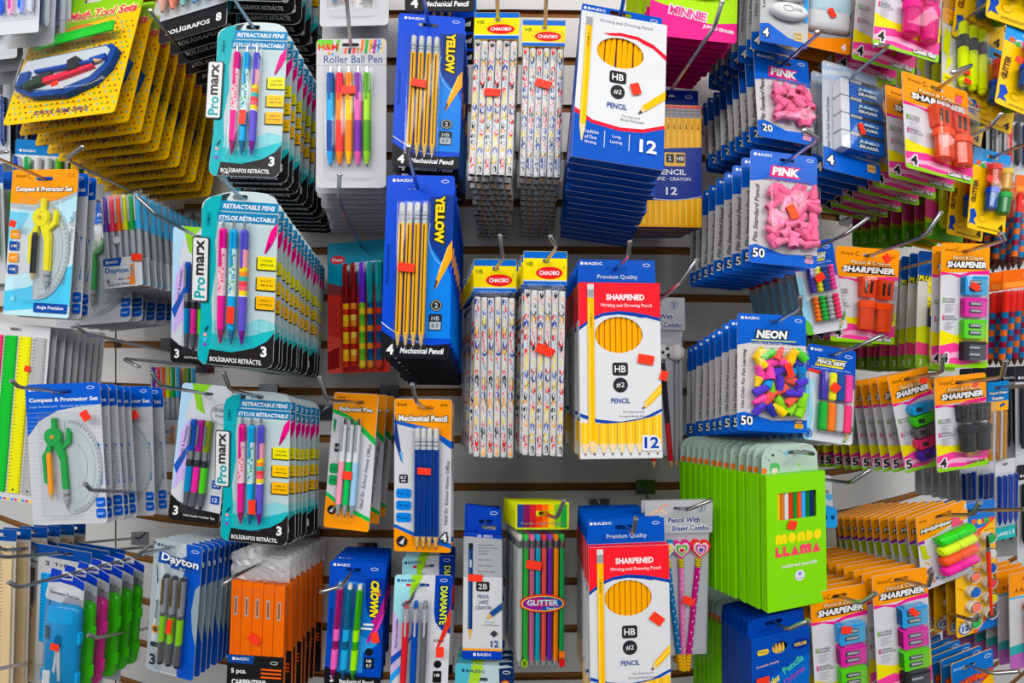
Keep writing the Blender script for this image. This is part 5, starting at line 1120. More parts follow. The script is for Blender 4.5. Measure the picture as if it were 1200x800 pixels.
def k_color12():
    w, h = 67, 150; K = Kind('pencil_box', w, h, (31, 8), 8, .5)
    T = Art(w, 18, outer=[(2, 0), (66, 0), (67, 18), (0, 18)], base='1648b0', slot=(31, 8), sw=10, sh=2.4, T=.6); K.part('hang_tab', T)
    A = Art(w, h, slab=False); win = ellp(32, 31, 9, 7, 18); O = [(0, 16), (67, 16), (67, 150), (0, 150)]
    A.slab(O, [win], '1a70d8', -7.4, -6.8); A.slab(O, [], '1240a0', -.6, 0); A.box(0, 16, .6, 150, -6.8, -.6, '1240a0'); A.box(66.4, 16, 67, 150, -6.8, -.6, '1240a0'); A.box(.6, 149.4, 66.4, 150, -6.8, -.6, '1240a0'); A.box(.6, 16, 66.4, 16.6, -6.8, -.6, '1648b0'); A.cv = O; A.k = 152
    A.holepoly([(0, 16), (67, 16), (67, 44), (40, 56), (0, 70)], [win], '1452c0')
    A.rect(6, 29, 19, 35, 'f0d020', 2.4); A.t('TWELVE', 12.5, 32, 2.4, '20306c', 10); A.t('Premium Quality', 18, 47, 3, 'f0b8b0', 26, b=.03, rot=-4)
    A.ell(56, 32, 10, 6, '0c2c80'); A.t('COLOR', 56, 32, 4, 'f0d020', 15, b=.04)
    for t, x, y, c, wd in (('12', 10, 76, 'f06030', 8), ('Color', 24, 67, 'f0e060', 16), ('Pencils', 47, 53, '50c0b0', 26)): A.t(t, x, y, 8.5, c, wd, rot=-28, b=.04)
    for t, x, y, c, wd in (('Lápices', 14, 88, 'e05890', 21), ('de', 30, 79, '60c060', 7), ('Colores', 48, 66, '9060c0', 27)): A.t(t, x, y, 7.5, c, wd, rot=-28, b=.04)
    A.t('Pre-Sharpened', 38, 84, 3.4, 'f0e8d0', 30, rot=-28, b=.03)
    for i, c in enumerate(('1c8838', '70b028', '183c20', '5a3018', '4a2818')): x = 34 + i * 7; A.poly([(x, 108 - i * 3), (x + 6.6, 105 - i * 3), (x + 6.6, 150), (x, 150)], c, lv=170); A.poly([(x, 108 - i * 3), (x + 3, 96 - i * 3), (x + 6.6, 105 - i * 3)], 'f0c860', lv=171)
    K.part('carton', A)
    for i, c in enumerate(('f0c040', 'f0d070', 'e0b040', 'e8c050')): K.part('colored_pencil', lat('colored_pencil', [(3, .3, .8, ('30a060', 'e040a0', '3060d0', 'e03020')[i]), (8, .8, 2.2, 'e8c068'), (14, 2.3, 2.3, c)], 6, False), (26 + i * 4.2, -3.8, -26), 0, front=True)
    K.dome = 8.4
    return K
def k_hl4():
    w, h = 62, 88; K = Kind('highlighter_pack', w, h, (33, 8), 9, .5)
    A = Art(w, h, 3, 'e8e8ee', slot=(33, 8), sw=10, sh=2.2); A.holepoly(clip([(0, 0), (62, 0), (58, 10), (44, 22), (20, 28), (0, 30)], A.cv), [A.hl[0]], 'fb9a08')
    A.t('Highlighter', 24, 19, 6.4, W_, 38, b=.04, sh=.2, o='4a3a20', ow=.08); A.t('simply', 8, 7, 3.4, '6a4a10', 9)
    A.rect(0, 29, 8, 32.5, '8a30a0'); A.poly([(1, 33), (8, 35), (10, 48), (14, 52), (8, 52), (4, 50)], 'b8c40c'); A.line(6, 54, 12, 60, 1.6, 'e0c810'); A.poly([(0, 68), (14, 62), (12, 68), (0, 72)], '1c48b0'); A.ell(18, 31, 1.4, 1.4, '60b020', 7); A.rect(42, 14, 56, 26, 'f06080'); A.rect(52, 10, 62, 22, 'f0a040'); A.ring(12, 78, 3, 3.4, 1.4, 'f0c010', n=10)
    for i in range(12): A.ell(14 + i * 4, 80 - (i % 3) * 2.5, 1.3, 1.6, ('e83a8c', '1c60c8', 'e8c010', '30a040')[i % 4], 6, lv=20)
    K.part('card', A)
    for j, c in enumerate(('28c81c', 'dcec14', 'fa5a18', 'f82ca4')): K.part('highlighter', lat('highlighter', [(2, 4, 5.2, c), (17, 5.4, 5.4, c), (.8, 5, 5, c), (20, 5.4, 5.4, c), (2, 5.2, 3.6, c)], 14), (18 + j * .6, -6, -(32 + j * 12.2)), math.radians(-94))
    K.part('blister', bubble(15, 24, 61, 78, 11.4, 5)); K.dome = 12.2
    return K
def k_paint(head='Paint', cnt='12'):
    w, h = 50, 160; K = Kind('paint_set', w, h, (20, 9), 8, .5)
    A = Art(w, h, 3, 'f0b808', slot=(20, 9), sw=8, sh=2); A.holepoly(clip([(0, 0), (50, 0), (50, 22), (36, 32), (0, 38)], A.cv), [A.hl[0]], '1478d8'); A.poly([(50, 22), (50, 25), (30, 38), (18, 38), (36, 32)], 'e83030')
    if head == 'Paint':
        for ch, x, c in zip('Paint', (24, 30.5, 35, 39, 44), ('f06818', 'f0c018', 'e83030', '50b848', 'f06818')): A.t(ch, x, 25, 9 if ch in 'Pt' else 7, c, None, rot=-8, b=.06)
        A.t('Water Color', 42, 37, 2.2, 'a06010', 13)
    else: A.t('Simply', 9, 8, 4, 'a8d8f8', 14, sh=.2); A.t("Kid's Paint", 26, 26, 8.5, 'f06818', 42, rot=-6, b=.06, o='a02010', ow=.05); A.oval(43, 6)
    A.poly([(20, 160), (50, 132), (50, 160)], '1478d8'); A.poly([(18, 160), (48, 132), (50, 132), (24, 160)], 'e86018'); A.ell(10, 150, 8, 8, 'f4f4f4'); A.ring(10, 150, 8, 8, 1.2, '1478d8'); A.t(cnt, 10, 150, 7, '1c60c0', 9, b=.05)
    for i in range(5): A.ring(16 + (i % 2) * 10, 56 + i * 20, 14, 9, 1, 'd89c04', 20, 160)
    K.part('card', A)
    cs = ('f060b0', '18a04c', 'd8d830', 'e8e4dc', 'f48068', '1450b8', '1468c8', 'e04850', 'f08068', 'd8d020', '30b050', '484c50')
    for j in range(6):
        for i in range(2):
            c = cs[j * 2 + i]; K.part('paint_pot', lat('paint_pot', [(3.5, 6, 6.6, 'e4e8e8'), (1, 7.2, 7.2, 'f0f0f0'), (.8, 7.2, 7.2, 'f0f0f0'), (.5, 5.4, 4.6, c)], 16), (16.5 + i * 20, -.2, -(50 + j * 18.6 - i * 5 + (0 if i == 0 else 0))), 0)
            nm, me, M, kk, fr, lb = K.parts[-1]; K.parts[-1] = (nm, me, M @ Matrix.Rotation(math.radians(-90), 4, 'X'), kk, False, None)
    K.part('paint_brush', lat('paint_brush', [(14, .8, 1.4, '3a2c20'), (6, 1.6, 1.6, 'm:c0c0c0'), (78, 1.7, 1.0, 'e03c1c')], 8), (27.5, -8, -38), math.radians(-2))
    K.dome = 10.5
    return K
def k_grips(bead):
    w, h = 57, 114; K = Kind('pencil_grip_pack', w, h, (30, 9), 8, .5)
    A = Art(w, h, 4, 'e4e8ee', slot=(30, 9), sw=8, sh=2.2); A.poly([(0, 40), (10, 44), (14, 80), (10, 114), (0, 114)], 'a0d8f0'); A.poly([(6, 40), (12, 60), (12, 90), (8, 114), (6, 114), (10, 84)], 'f4f8fa')
    A.holepoly(clip([(0, 0), (57, 0), (57, 48), (40, 34), (0, 29)], A.cv), [A.hl[0]], '1458c8'); A.poly([(0, 29), (40, 34), (56, 47), (40, 38), (0, 33)], 'e83a20')
    A.logo(3, 4, 14); A.oval(48, 9); A.poly([(12, 15), (46, 15), (42, 25), (9, 25)], 'f0e030'); A.t('PENCIL GRIPS', 28, 19.5, 5, W_, 32, b=.05, sh=.15, o='20305c', ow=.1); A.t('Pencil Cushion Comfort Grips', 28, 27.5, 2.6, 'c8d8f8', 46, res=1)
    A.poly([(57, 90), (57, 96), (48, 112), (45, 112), (50, 100)], '188840'); A.poly([(50, 100), (53, 103), (46, 112)], 'e8c888'); A.ring(5, 106, 4.5, 5.5, 1, '1458c8'); A.t('8', 5, 106, 7, '1458c8', b=.03); A.poly([(0, 92), (8, 100), (10, 114), (0, 114)], '68b838') if bead else None
    K.part('card', A)
    top = ('4a3aa0', 'e8e010', '1450a8', 'f450a0'); bot = ('f07818', '18a83c', 'a8b0b4', 'f03a70') if bead else ('20a83c', 'f87c10', 'c0c8cc', 'f0407c')
    for i in range(4):
        for cs, y in ((top, 32 if not bead else 32), (bot, 68)):
            x = 17 + i * 9.4
            if bead: segs = [v for q in range(6) for v in ((2.6, 3, 4.6, cs[i]), (2.6, 4.6, 3, cs[i]))]; hh = 31
            else: segs = [(1.5, 3.2, 4.3, cs[i]), (30, 4.4, 4.4, cs[i]), (1.5, 4.3, 3.2, cs[i])]
            K.part('pencil_grip', lat('pencil_grip', segs, 12), (x, -5, -y))
    K.part('blister', bubble(11, 30, 52, 103, 9.5, 3)); K.dome = 10.4
    return K
def k_griptopper():
    w, h = 36, 100; K = Kind('pencil_bag', w, h, (18, 7), 4, 3)
    A = Art(w, 38, outer=rrect(0, 0, 36, 36, 1), base='1c88dc', slot=(18, 7), sw=7, sh=2, T=1); A.t('Pencil Grips', 18, 14, 4, W_, 30, b=.05, o='1c3c78', ow=.1); A.t('Combo', 17, 20, 4, W_, 20, b=.05, o='1c3c78', ow=.1); A.rect(1, 24, 35, 36, 'f0b020'); A.poly([(20, 29), (28, 26), (30, 29), (22, 32)], '2048b0'); K.part('header_card', A)
    for i, c in enumerate(('d8901c', 'e8e4e0', 'b87418', 'e0dcd8', 'd0901c')): K.part('pencil', lat('pencil', [(60, 2.5, 2.5, c)], 6, False), (5 + i * 6.4, 0, -37))
    K.part('bag', bagmesh(0, 35, 36, 100, 4, 3, 21, 6, 12)); K.dome = 4.6
    return K
def k_jumboeraser():
    w, h = 104, 158; K = Kind('eraser_pack', w, h, (50, 8), 9, .5)
    A = Art(w, h, 4, 'e62a8c', slot=(50, 8), sw=9, sh=2.4); A.holepoly(clip([(0, 0), (104, 0), (104, 134), (70, 138), (30, 124), (0, 116)], A.cv), [A.hl[0]], 'a8d818')
    for i in range(13):
        for j in range(16):
            x, y = 6 + i * 8 + (j % 2) * 4, 16 + j * 7
            if x < 100 and y < 118 + x * .1: A.ell(x, y, .8, .8, 'd4ec70', 6, lv=4)
    A.k = 5; A.t('MINNIE', 45, 128, 10, 'f0509c', 44, rot=8, b=.03, o='fff0f8', ow=.05); A.t('JUMBO ERASER', 82, 144, 5, W_, 38, rot=7, b=.03)
    K.part('card', A)
    mb = MB(); mb.slab(ellp(62, 94, 34, 15, 26), [], 'ece0c0', -8, -.5); mb.slab(ellp(62, 93, 31, 12, 26), [], 'f4f0e4', -8.6, -8); mb.slab([(40, 98), (50, 88), (60, 98), (74, 86), (84, 98), (60, 102)], [], 'd83890', -9, -8.6); K.part('eraser', mb); K.dome = 9.4
    return K
def k_puffy():
    w, h = 66, 116; K = Kind('eraser_pack', w, h, (34, 8), 8, .5)
    A = Art(w, h, 3, 'c8ccd0', slot=(34, 8), sw=8, sh=2.2); A.holepoly(clip([(0, 0), (66, 0), (66, 26), (0, 30)], A.cv), [A.hl[0]], 'f09a10'); A.poly([(0, h - 20), (30, h - 14), (66, h - 22), (66, h), (0, h)], 'f08c08'); A.poly([(0, h - 24), (30, h - 18), (66, h - 30), (66, h - 22), (30, h - 14), (0, h - 20)], '9aa0a8'); A.t('4', 58, h - 8, 9, W_, b=.03)
    K.part('card', A)
    for y, c in ((34, 'e8e8e4'), (62, 'b8d4e4'), (82, 'e4e6ea')):
        mb = MB(); n = 16; rings = [[(a, -d, -b) for a, b in rrect(-w_, -h_, w_, h_, r_, 3)] for w_, h_, r_, d in ((24, 12, 3, .4), (25, 13, 4, 3), (22, 10, 4, 6.5), (14, 5, 3, 8))]
        mb.add([v for g in rings for v in g], [(k * n + i, k * n + (i + 1) % n, (k + 1) * n + (i + 1) % n, (k + 1) * n + i) for k in range(3) for i in range(n)] + [tuple(range(n)), tuple(range(48, 64))], c, True); K.part('wrapped_eraser', mb, (36, 0, -y), math.radians(-4))
    K.dome = 9
    return K
def k_bluesharp():
    w, h = 42, 84; K = Kind('sharpener_pack', w, h, (28, 5), 11, .5)
    A = Art(w, h, 3, 'e0e4ea', slot=(28, 5), sw=6, sh=1.8); A.t('SHARPENER', 24, 20, 4, '34485c', 30, b=.03); A.ell(38, 26, 5, 4, '58b0e0', 10); A.poly([(36, 60), (42, 56), (42, 84), (30, 84)], 'f0c8a8'); K.part('card', A)
    mb = MB(); mb.slab(rrect(16, 36, 40, 60, 5), [], '2a9ce0', -10, -.4); mb.slab(ellp(24, 48, 3, 3, 10), [], '0c3c68', -10.6, -10); mb.slab(ellp(34, 48, 2.4, 2.4, 10), [], '0c3c68', -10.6, -10); mb.slab(rrect(18, 60, 38, 82, 3), [], 't:8a8078', -9, -.4); K.part('sharpener', mb); K.dome = 11
    return K
def k_scissors():
    w, h = 40, 116; K = Kind('crayon_bag', w, h, (20, 7), 4, 3)
    A = Art(w, 24, outer=rrect(0, 0, 40, 22, 1), base='e8701c', slot=(20, 7), sw=7, sh=2, T=1); A.rect(2, 14, 38, 20, 'f09a40'); K.part('header_card', A)
    for i in range(5):
        mb = MB(); mb.lathe([(4, 2.2, 3.3, 'e03028'), (20, 3.4, 3.4, 'e03028')] + [(7, 3.3, 3.3, ('1c78b8', '8a1840', '1c78b8', 'd8702c')[(q + i) % 4]) for q in range(8)] + [(8, 3.2, .8, '5a3020')], 10); K.part('crayon', mb, (5 + i * 7.6, 0, -24), math.radians(3))
    K.part('bag', bagmesh(0, 21, 40, 114, 4.4, 3.2, 23, 6, 14)); K.dome = 5
    return K
def k_brush():
    w, h = 50, 112; K = Kind('paint_brush_pack', w, h, (25, 8), 5, .5)
    A = Art(w, h, 3, 'e0e0e4', slot=(25, 8), sw=8, sh=2.2); A.holepoly(clip([(0, 0), (50, 0), (50, 24), (0, 27)], A.cv), [A.hl[0]], 'f89408'); A.rect(0, 27, 50, 29, '38b0d8'); A.t('A Fun Brush', 24, 20, 5, '5a3c10', 34, b=.02, sh=.2); A.poly([(0, 84), (50, 80), (50, 94), (0, 96)], '38a8a8'); A.poly([(0, 94), (50, 92), (50, 112), (0, 112)], 'b870b8')
    K.part('card', A)
    for x, c in ((18, 'd83020'), (27, 'e8b020'), (36, '2060c0')): K.part('paint_brush', lat('paint_brush', [(8, .8, 3, c), (4, 3, 1.6, 'e8b020'), (8, 1.6, 1.8, 'm:c8c8cc'), (50, 1.9, 1.1, 'c82818')], 8), (x, -3, -32))
    K.part('blister', bubble(11, 29, 44, 106, 6, 3)); K.dome = 6.6
    return K
def k_multi(headc='1c60c8', cs=('2080d8', '2080d8', '30b0e8', 'f0f0f0', '40b840'), name='marker_pack', foot=None, body='t:c8d0dc', footc='17151a'):
    w, h = 64, 130; K = Kind(name, w, h, (32, 8), 5, .6)
    A = Art(w, h, 3, 'dfe3e8', slot=(32, 8), sw=8, sh=2.2); A.holepoly(clip([(0, 0), (64, 0), (64, 20), (0, 20)], A.cv), [A.hl[0]], headc); A.logo(5, 13, 20)
    if foot: A.rect(0, h - 22, w, h, footc); A.t(foot, 28, h - 9, 5.4, W_, 42, b=.02); A.t('6' if 'ROT' in foot else '8', 57, h - 10, 8, W_, b=.03)
    K.part('card', A); n = len(cs)
    for i, c in enumerate(cs): K.part('pen', lat('pen', [(2, 2.4, 3.4, c), (26, 3.5, 3.5, c), (44, 3.3, 3.3, c), (8, 3.2, 1.2, c)], 10), (7 + i * (50 / (n - 1)), -4.4, -24))
    K.part('blister', bubble(2, 21, 62, h - 22, 6.6, 3)); K.dome = 8
    return K
def k_lightblue():
    w, h = 70, 150; K = Kind('pen_pack', w, h, (30, 17), 5, .5)
    A = Art(w, h, 4, 'cfe4e8', slot=(30, 17), sw=9, sh=2.2); A.poly([(0, 0), (20, 0), (14, 30), (0, 40)], '58b8c8'); A.poly([(20, 0), (34, 0), (26, 30), (16, 24)], 'a8d040'); A.poly([(52, 3), (70, 0), (70, 60), (54, 50)], '16305c'); A.logo(8, 6, 28, '20486c'); A.oval(61, 7); A.ring(60, 22, 6, 6, 1.4, 'e05030', 180, 330); A.ring(60, 22, 4.4, 4.4, 1.4, 'e8c020', 180, 330)
    K.part('card', A)
    for x, c in ((18, '30343c'), (28, '1c50b8'), (38, 'c83030')): pen(K, x, 36, [(4, 2, 3, c), (50, 3.5, 3.5, 't:d0d8e0'), (40, 3.6, 3.6, c), (8, 3, .8, 'm:c0c0c0')], 5, clipc=c)
    K.part('blister', bubble(11, 32, 46, 140, 6.6)); K.dome = 8
    return K
# ================================================================== the slatted wall
def wall():
    zs = sorted(GROOVES); zt, zb = zs[-1] + GSP * .5, zs[0] - GSP * .5
    fine = []
    x = -1.9
    while x <= 1.9: fine.append(x); x += .05
    def sheet(x0, x1, name, label):
        xs = [x0] + [q for q in fine if x0 + .01 < q < x1 - .01] + [x1]
        mb = MB(); prof = [(zb, 0, 0)]
        for g in zs:
            prof += [(g - .0062, 0, 0), (g - .0066, .003, 1), (g - .0066, .007, 1), (g + .0066, .007, 1), (g + .0066, .003, 1), (g + .0062, 0, 1)]
        prof.append((zt, 0, 0))
        P = [[(x_, walldepth(x_) + d, z + CZ) for (z, d, _) in prof] for x_ in xs]
        n = len(prof); vs = [p for r in P for p in r]
        for k in range(n - 1):
            brown = prof[k][1] > 0 or prof[k + 1][1] > 0
            mb.add(vs if 0 else [v for r in P for v in (r[k], r[k + 1])], [(2 * i, 2 * i + 2, 2 * i + 3, 2 * i + 1) for i in range(len(xs) - 1)], 'p:8a6238' if brown else 'wallpanel', False)
        me = mb.mesh(name); o = bpy.data.objects.new(name, me); COL.objects.link(o)
        o['kind'] = 'structure'; o['label'] = label; return o
    m = bpy.data.materials.new('slat_panel'); m.use_nodes = True; nt = m.node_tree; b = nt.nodes['Principled BSDF']
    b.inputs['Roughness'].default_value = .38
    nz = nt.nodes.new('ShaderNodeTexNoise'); nz.inputs['Scale'].default_value = 5; nz.inputs['Detail'].default_value = 6
    cr = nt.nodes.new('ShaderNodeValToRGB'); cr.color_ramp.elements[0].color = (*rgb('e0dedb'), 1); cr.color_ramp.elements[1].color = (*rgb('f0eeec'), 1)
    tc = nt.nodes.new('ShaderNodeTexCoord'); nt.links.new(tc.outputs['Object'], nz.inputs['Vector']); nt.links.new(nz.outputs[0], cr.inputs[0]); nt.links.new(cr.outputs[0], b.inputs['Base Color'])
    MATS['wallpanel'] = m
    xs = -.705
    sheet(-1.85, xs - .0016, 'wall_left', 'white slatted wall panel left of the vertical seam')
    sheet(xs + .0016, 1.85, 'wall_back', 'white slatted display wall with dark brown grooves')
    o = bpy.data.objects.new('trim_1', None)
    mb = MB(); d = walldepth(xs); mb.add([(xs + a, d + b, z + CZ) for z in (zb, zt) for a, b in ((-.006, .004), (.006, .004), (.006, .012), (-.006, .012))], [(0, 1, 5, 4), (1, 2, 6, 5), (2, 3, 7, 6), (3, 0, 4, 7)], 'p:3a2818')
    bpy.data.objects.remove(o); o = bpy.data.objects.new('trim_1', mb.mesh('trim_1')); COL.objects.link(o); o['kind'] = 'structure'; o['label'] = 'dark vertical seam between two wall panels'
wall()
# ================================================================== kinds
TEAL, ROLL, YEL, CRO, DIA, INK = k_teal(), k_roller(), k_yellow(), k_crown(), k_diamante(), k_ink3()
CER, CARS, BALL, BMEC, GEL, CBL, COR = k_ceramic(), k_cars(), k_ballpoint(), k_bluemech(), k_gel6(), k_compass_blue(), k_compass_orange()
RUL, MATH = k_rulers(), k_math()
TOON = [k_toonpencils(i) for i in range(3)]
HBS, HBP, P12, B2, GLI = k_hbbox('sharp'), k_hbbox('plain'), k_pencil12(), k_2b(), k_glitter()
HEART, BALLS, CARP = k_combo('heart'), k_combo('ball'), k_carpenter()
MBX = [k_mathbox('18a0d8', '0c6ca8'), k_mathbox('48c818', '2a8a10'), k_mathbox('e03c9c', 'a01c68')]
PNK = ('f27ca6', 'ee749e', 'f68cb2'); NEO = ('f8c818', 'f050a8', '5a3cc0', '48c028', '1c90d0', 'f8c818', 'f050a8', '4a34b0', 'f86050', '8ad018')
PK20 = k_caps(68, 110, 'PINK', '20', ('Fits Standard Pencil', 'LATEX FREE PENCIL CAP ERASERS'), PNK, 4, 5, 3)
PK50 = k_caps(80, 134, 'PINK', '50', ('Fits Standard Pencil', 'LATEX FREE PENCIL CAP ERASERS'), PNK, 5, 7, 5)
NEON = k_caps(82, 138, 'NEON', '50', ('Use Color For Fun Learning', 'LATEX FREE PENCIL CAP ERASERS'), NEO, 5, 7, 9)
OVAL, BLK, JORG, JPNK, R4, C5, BK4 = k_ovals(), k_block(), k_jar('fa5418', 'f06020'), k_jar('e8208c', 'd01880'), k_rect4(), k_clip5(), k_black4()
Y3, M3, TALL, GJ, MON, C12, HL4, PNT, KPNT = k_yellow3(), k_mix3(), k_tall(), k_glitterjars(), k_mondo(), k_color12(), k_hl4(), k_paint(), k_paint("Kid's", '12')
GRB, GRS, GTOP, MIN, PUF, BSH, SCI, BRU, LBL = k_grips(True), k_grips(False), k_griptopper(), k_jumboeraser(), k_puffy(), k_bluesharp(), k_scissors(), k_brush(), k_lightblue()
MB1 = k_multi(); MB2 = k_multi('0c7078', ('e0b0a0', 'f09070', '88c8b8', '60a8d8', '4088c8', 'c030a0'), 'pen_pack', 'BOLÍGRAFOS')
MB3 = k_multi('2080d0', ('1c50c0', '20a050', 'f0f0f0', 'f0f0f0', '60c030'), 'marker_pack')
MB4 = k_multi('1c40c8', ('1c50e0', '2468f0', 'd048a0', '2468f0', 'c8d0e8'), 'pen_pack')
WPK = k_multi('e8e8e8', ('d8d8d8', 'e8e8e8', 'c8ccd0', 'e0e0e0', 'd0d0d0'), 'pencil_pack'); BP5 = k_multi('e8e4f0', ('1c40b0', '1c40b0', '2050c8', '1c40b0'), 'pen_pack', 'LAPIZ 5', footc='28b0b0'); DKP = k_multi('2a2a30', ('30343c', '202228', 'c82828', '30343c', '204090'), 'pen_pack')
VP = (590, 450)
def S(K, q, d0, vp, dB, n, cat, front, desc, place, **k): return stack(K, q, d0, vp, dB, n, cat, front, desc, place, **k)
# ================================================================== far left columns
S(MATH, (53, 4, 171, -13, 134, 131, 0, 148), .64, (590, 534), .835, 11, 'geometry set', 'yellow dotted geometry set card with blue case, frontmost, top left', 'yellow dotted geometry set card', 'of the slanting yellow stack', stick=((64, 98, 9, 7, -20),), ymax=.5, hk=False)
S(COR and [COR] + [CBL] * 3, (15, 200, 95, 197, 78, 374, 4, 367), .63, (590, 440), .655, 3, 'compass set', 'compass and protractor set on orange-topped card with yellow compass', 'grey and blue compass set card', 'behind the orange compass set', tip=(13, 177), ed=.56, stick=((15, 262, 10, 8, 20),))
S(CBL, (76, 240, 162, 232, 152, 376, 66, 384), .74, (590, 423), .83, 6, 'compass set', 'grey compass set card low behind the orange compass set', 'grey compass set card', 'in the dim stack below clear gel pens', hk=False, jit=2)
S(GEL, (113, 233, 171, 226, 170, 338, 125, 343), .70, (590, 435), .845, 11, 'pen wallet', 'clear wallet of six neon gel pens beside orange compass set', 'clear wallet of gel pens', 'of the stack beside orange compass set', tip=(97, 172), ed=.60, stick=((160, 301, 13, 8, 8),), ymax=.5)
S(GEL, (174, 430, 214, 430, 214, 524, 177, 524), .76, (590, 460), .80, 2, 'pen wallet', 'clear gel pen wallet hanging behind the ceramic pen card', 'clear wallet of gel pens', 'above the lowest compass set', tip=(171, 434), ed=.66)
S(RUL, (-22, 378, 64, 381, 38, 592, -34, 578), .66, (590, 440), .75, 9, 'ruler pack', 'white card of pink, green and yellow rulers, frontmost', 'white ruler card seen edge on', 'behind the neon rulers', hk=False, stick=((32, 432, 8, 7, 5),))
S(CBL, (30, 451, 116, 447, 127, 613, 38, 615), .62, (650, 520), .665, 5, 'compass set', 'white and blue compass set card with green compass', 'white and blue compass set card', 'behind the green compass card', tip=(14, 446), ed=.57, stick=((100, 487, 10, 12, -28),))
S(CBL, (100, 452, 176, 453, 184, 603, 104, 606), .68, (650, 520), .70, 2, 'compass set', 'compass set card half hidden right of the green compass card', 'compass set card', 'beside the ceramic pen card', hk=False, stick=((157, 486, 9, 10, -28),))
S(MB3, (18, 163, 80, 166, 78, 280, 16, 276), .76, (590, 450), .80, 3, 'marker pack', 'blue and green marker pack peeping above the orange compass set', 'marker pack', 'above orange compass set', hk=False)
S(MB4, (-8, -60, 50, -62, 44, 36, -14, 44), .62, (590, 470), .78, 8, 'marker pack', 'blue marker pack in the top left corner', 'marker pack', 'of the top left corner stack', hk=False)
MB5 = k_multi('5a6a10', ('7c9018', '6a8014', '8aa020', '788c18', '6a7c14'), 'marker_pack')
S(MB5, (-40, -40, 24, -50, 20, 68, -45, 74), .69, (590, 600), .82, 8, 'marker pack', 'olive green marker pack low in the top left corner', 'olive green marker pack', 'left of the yellow dotted card', hk=False)
S(DKP, (-34, 98, 12, 97, 12, 190, -34, 194), .76, (590, 450), .86, 5, 'pen pack', 'dark pen pack at the left edge below yellow dotted card', 'dark pen pack', 'at the left edge below yellow dotted card', hk=False)
S(DKP, (1156, 128, 1204, 132, 1204, 214, 1156, 208), .74, (600, 420), .86, 5, 'pen pack', 'dark pen pack between the two glitter jar cards', 'dark pen pack', 'between the two glitter jar cards', hk=False)
S(MB1, (-55, 190, 4, 195, 6, 330, -50, 335), .7, (590, 450), .78, 4, 'marker pack', 'marker pack at the edge left of orange compass set', 'marker pack', 'at the edge beside orange compass set', hk=False)
S(TEAL, (256, 24, 339, 28, 327, 208, 245, 206), .585, (590, 472), .775, 13, 'pen pack', 'teal card of three retractable pens, frontmost of the uppermost full stack', 'teal retractable pen card', 'of the upper teal stack', tip=(268, -3), ed=.53, stick=((284, 137, 8, 17, 2),))
S(TEAL, (262, -188, 345, -184, 340, 2, 250, 0), .60, (560, 440), .78, 10, 'pen pack', 'black-footed retractable pen card cut off by the top edge', 'black-footed retractable pen card', 'cut off by the top edge', hk=False)
S(MB2, (195, -104, 272, -122, 264, 24, 185, 58), .62, (560, 470), .80, 10, 'pen pack', 'clear pen pack with black foot hanging upper left', 'clear black-footed pen pack', 'beside the yellow dotted stack', hk=False, ymax=.5)
S(TEAL, (237, 222, 326, 226, 321, 434, 232, 425), .52, (490, 465), .775, 14, 'pen pack', 'teal card of three retractable pens, frontmost of the middle stack', 'teal retractable pen card', 'of the middle teal stack', tip=(265, 203), ed=.465, stick=((270, 369, 9, 20, 2),))
S(CER, (203, 264, 258, 268, 256, 428, 200, 424), .64, (590, 470), .72, 3, 'pen pack', 'white pen card with black foot beside the middle teal card', 'white and violet pen card', 'beside the middle teal stack', tip=(160, 230), ed=.56)
S(TEAL, (262, 456, 341, 460, 337, 641, 259, 632), .60, (600, 533), .69, 7, 'pen pack', 'teal card of three retractable pens, frontmost of the lower stack', 'teal retractable pen card', 'of the lower teal stack', tip=(262, 437), ed=.54, stick=((295, 594, 9, 17, 0),))
S(CER, (214, 449, 272, 452, 257, 617, 197, 606), .64, (590, 520), .70, 2, 'pen pack', 'ceramic tip pen card of blue, pink and green pens', 'ceramic tip pen card', 'behind the ceramic pen card', tip=(178, 437), ed=.56, stick=((256, 519, 4, 16, 0),))
S(MBX[:1] + [MBX[1], MBX[2], MBX[1], MBX[1], MBX[1]], (62, 664, 105, 672, 100, 818, 50, 812), .60, (590, 540), .70, 6, 'geometry set', 'clear bag with a blue plastic geometry box', ['', 'bagged green geometry box', 'bagged pink geometry box', 'bagged green geometry box', 'bagged green geometry box', 'bagged green geometry box'], 'behind the blue box', tip=(11, 682), ed=.54, stick=((64, 758, 11, 8, 12),))
S(k_slimruler(), (45, 634, 106, 650, 100, 812, 40, 805), .68, (590, 612), .74, 3, 'ruler pack', 'set square pack with blue header behind the blue geometry box', 'set square pack', 'behind the blue geometry box', tip=(-12, 640), ed=.585)
S(k_metalruler(), (26, 630, 46, 638, 42, 812, 22, 805), .70, (590, 590), .75, 3, 'ruler pack', 'metal ruler pack beside the blue geometry box', 'metal ruler pack', 'left of the set square pack', tip=(-14, 630), ed=.64, stick=((32, 719, 9, 8, 20),))
S(k_woodruler(), (-14, 618, 18, 622, 16, 812, -18, 812), .66, (700, 560), .75, 6, 'ruler pack', 'wooden ruler pack in the bottom left corner', 'wooden ruler pack', 'of the bottom left corner stack', hk=False)
S(INK, (182, 631, 238, 640, 226, 799, 170, 782), .62, (590, 560), .755, 12, 'pen pack', 'blue and silver card of three rollerball pens', 'blue and silver rollerball pen card', 'behind the silver rollerball card', tip=(180, 636), ed=.57, stick=((198, 734, 7, 17, 4),))
S(CARP, (273, 650, 337, 654, 334, 838, 267, 834), .64, (590, 524), .765, 8, 'pencil bag', 'clear bag of five orange carpenter pencils, frontmost', 'clear bag of orange carpenter pencils', 'of the orange carpenter stack', tip=(262, 684), ed=.575, stick=((298, 749, 15, 9, 38),))
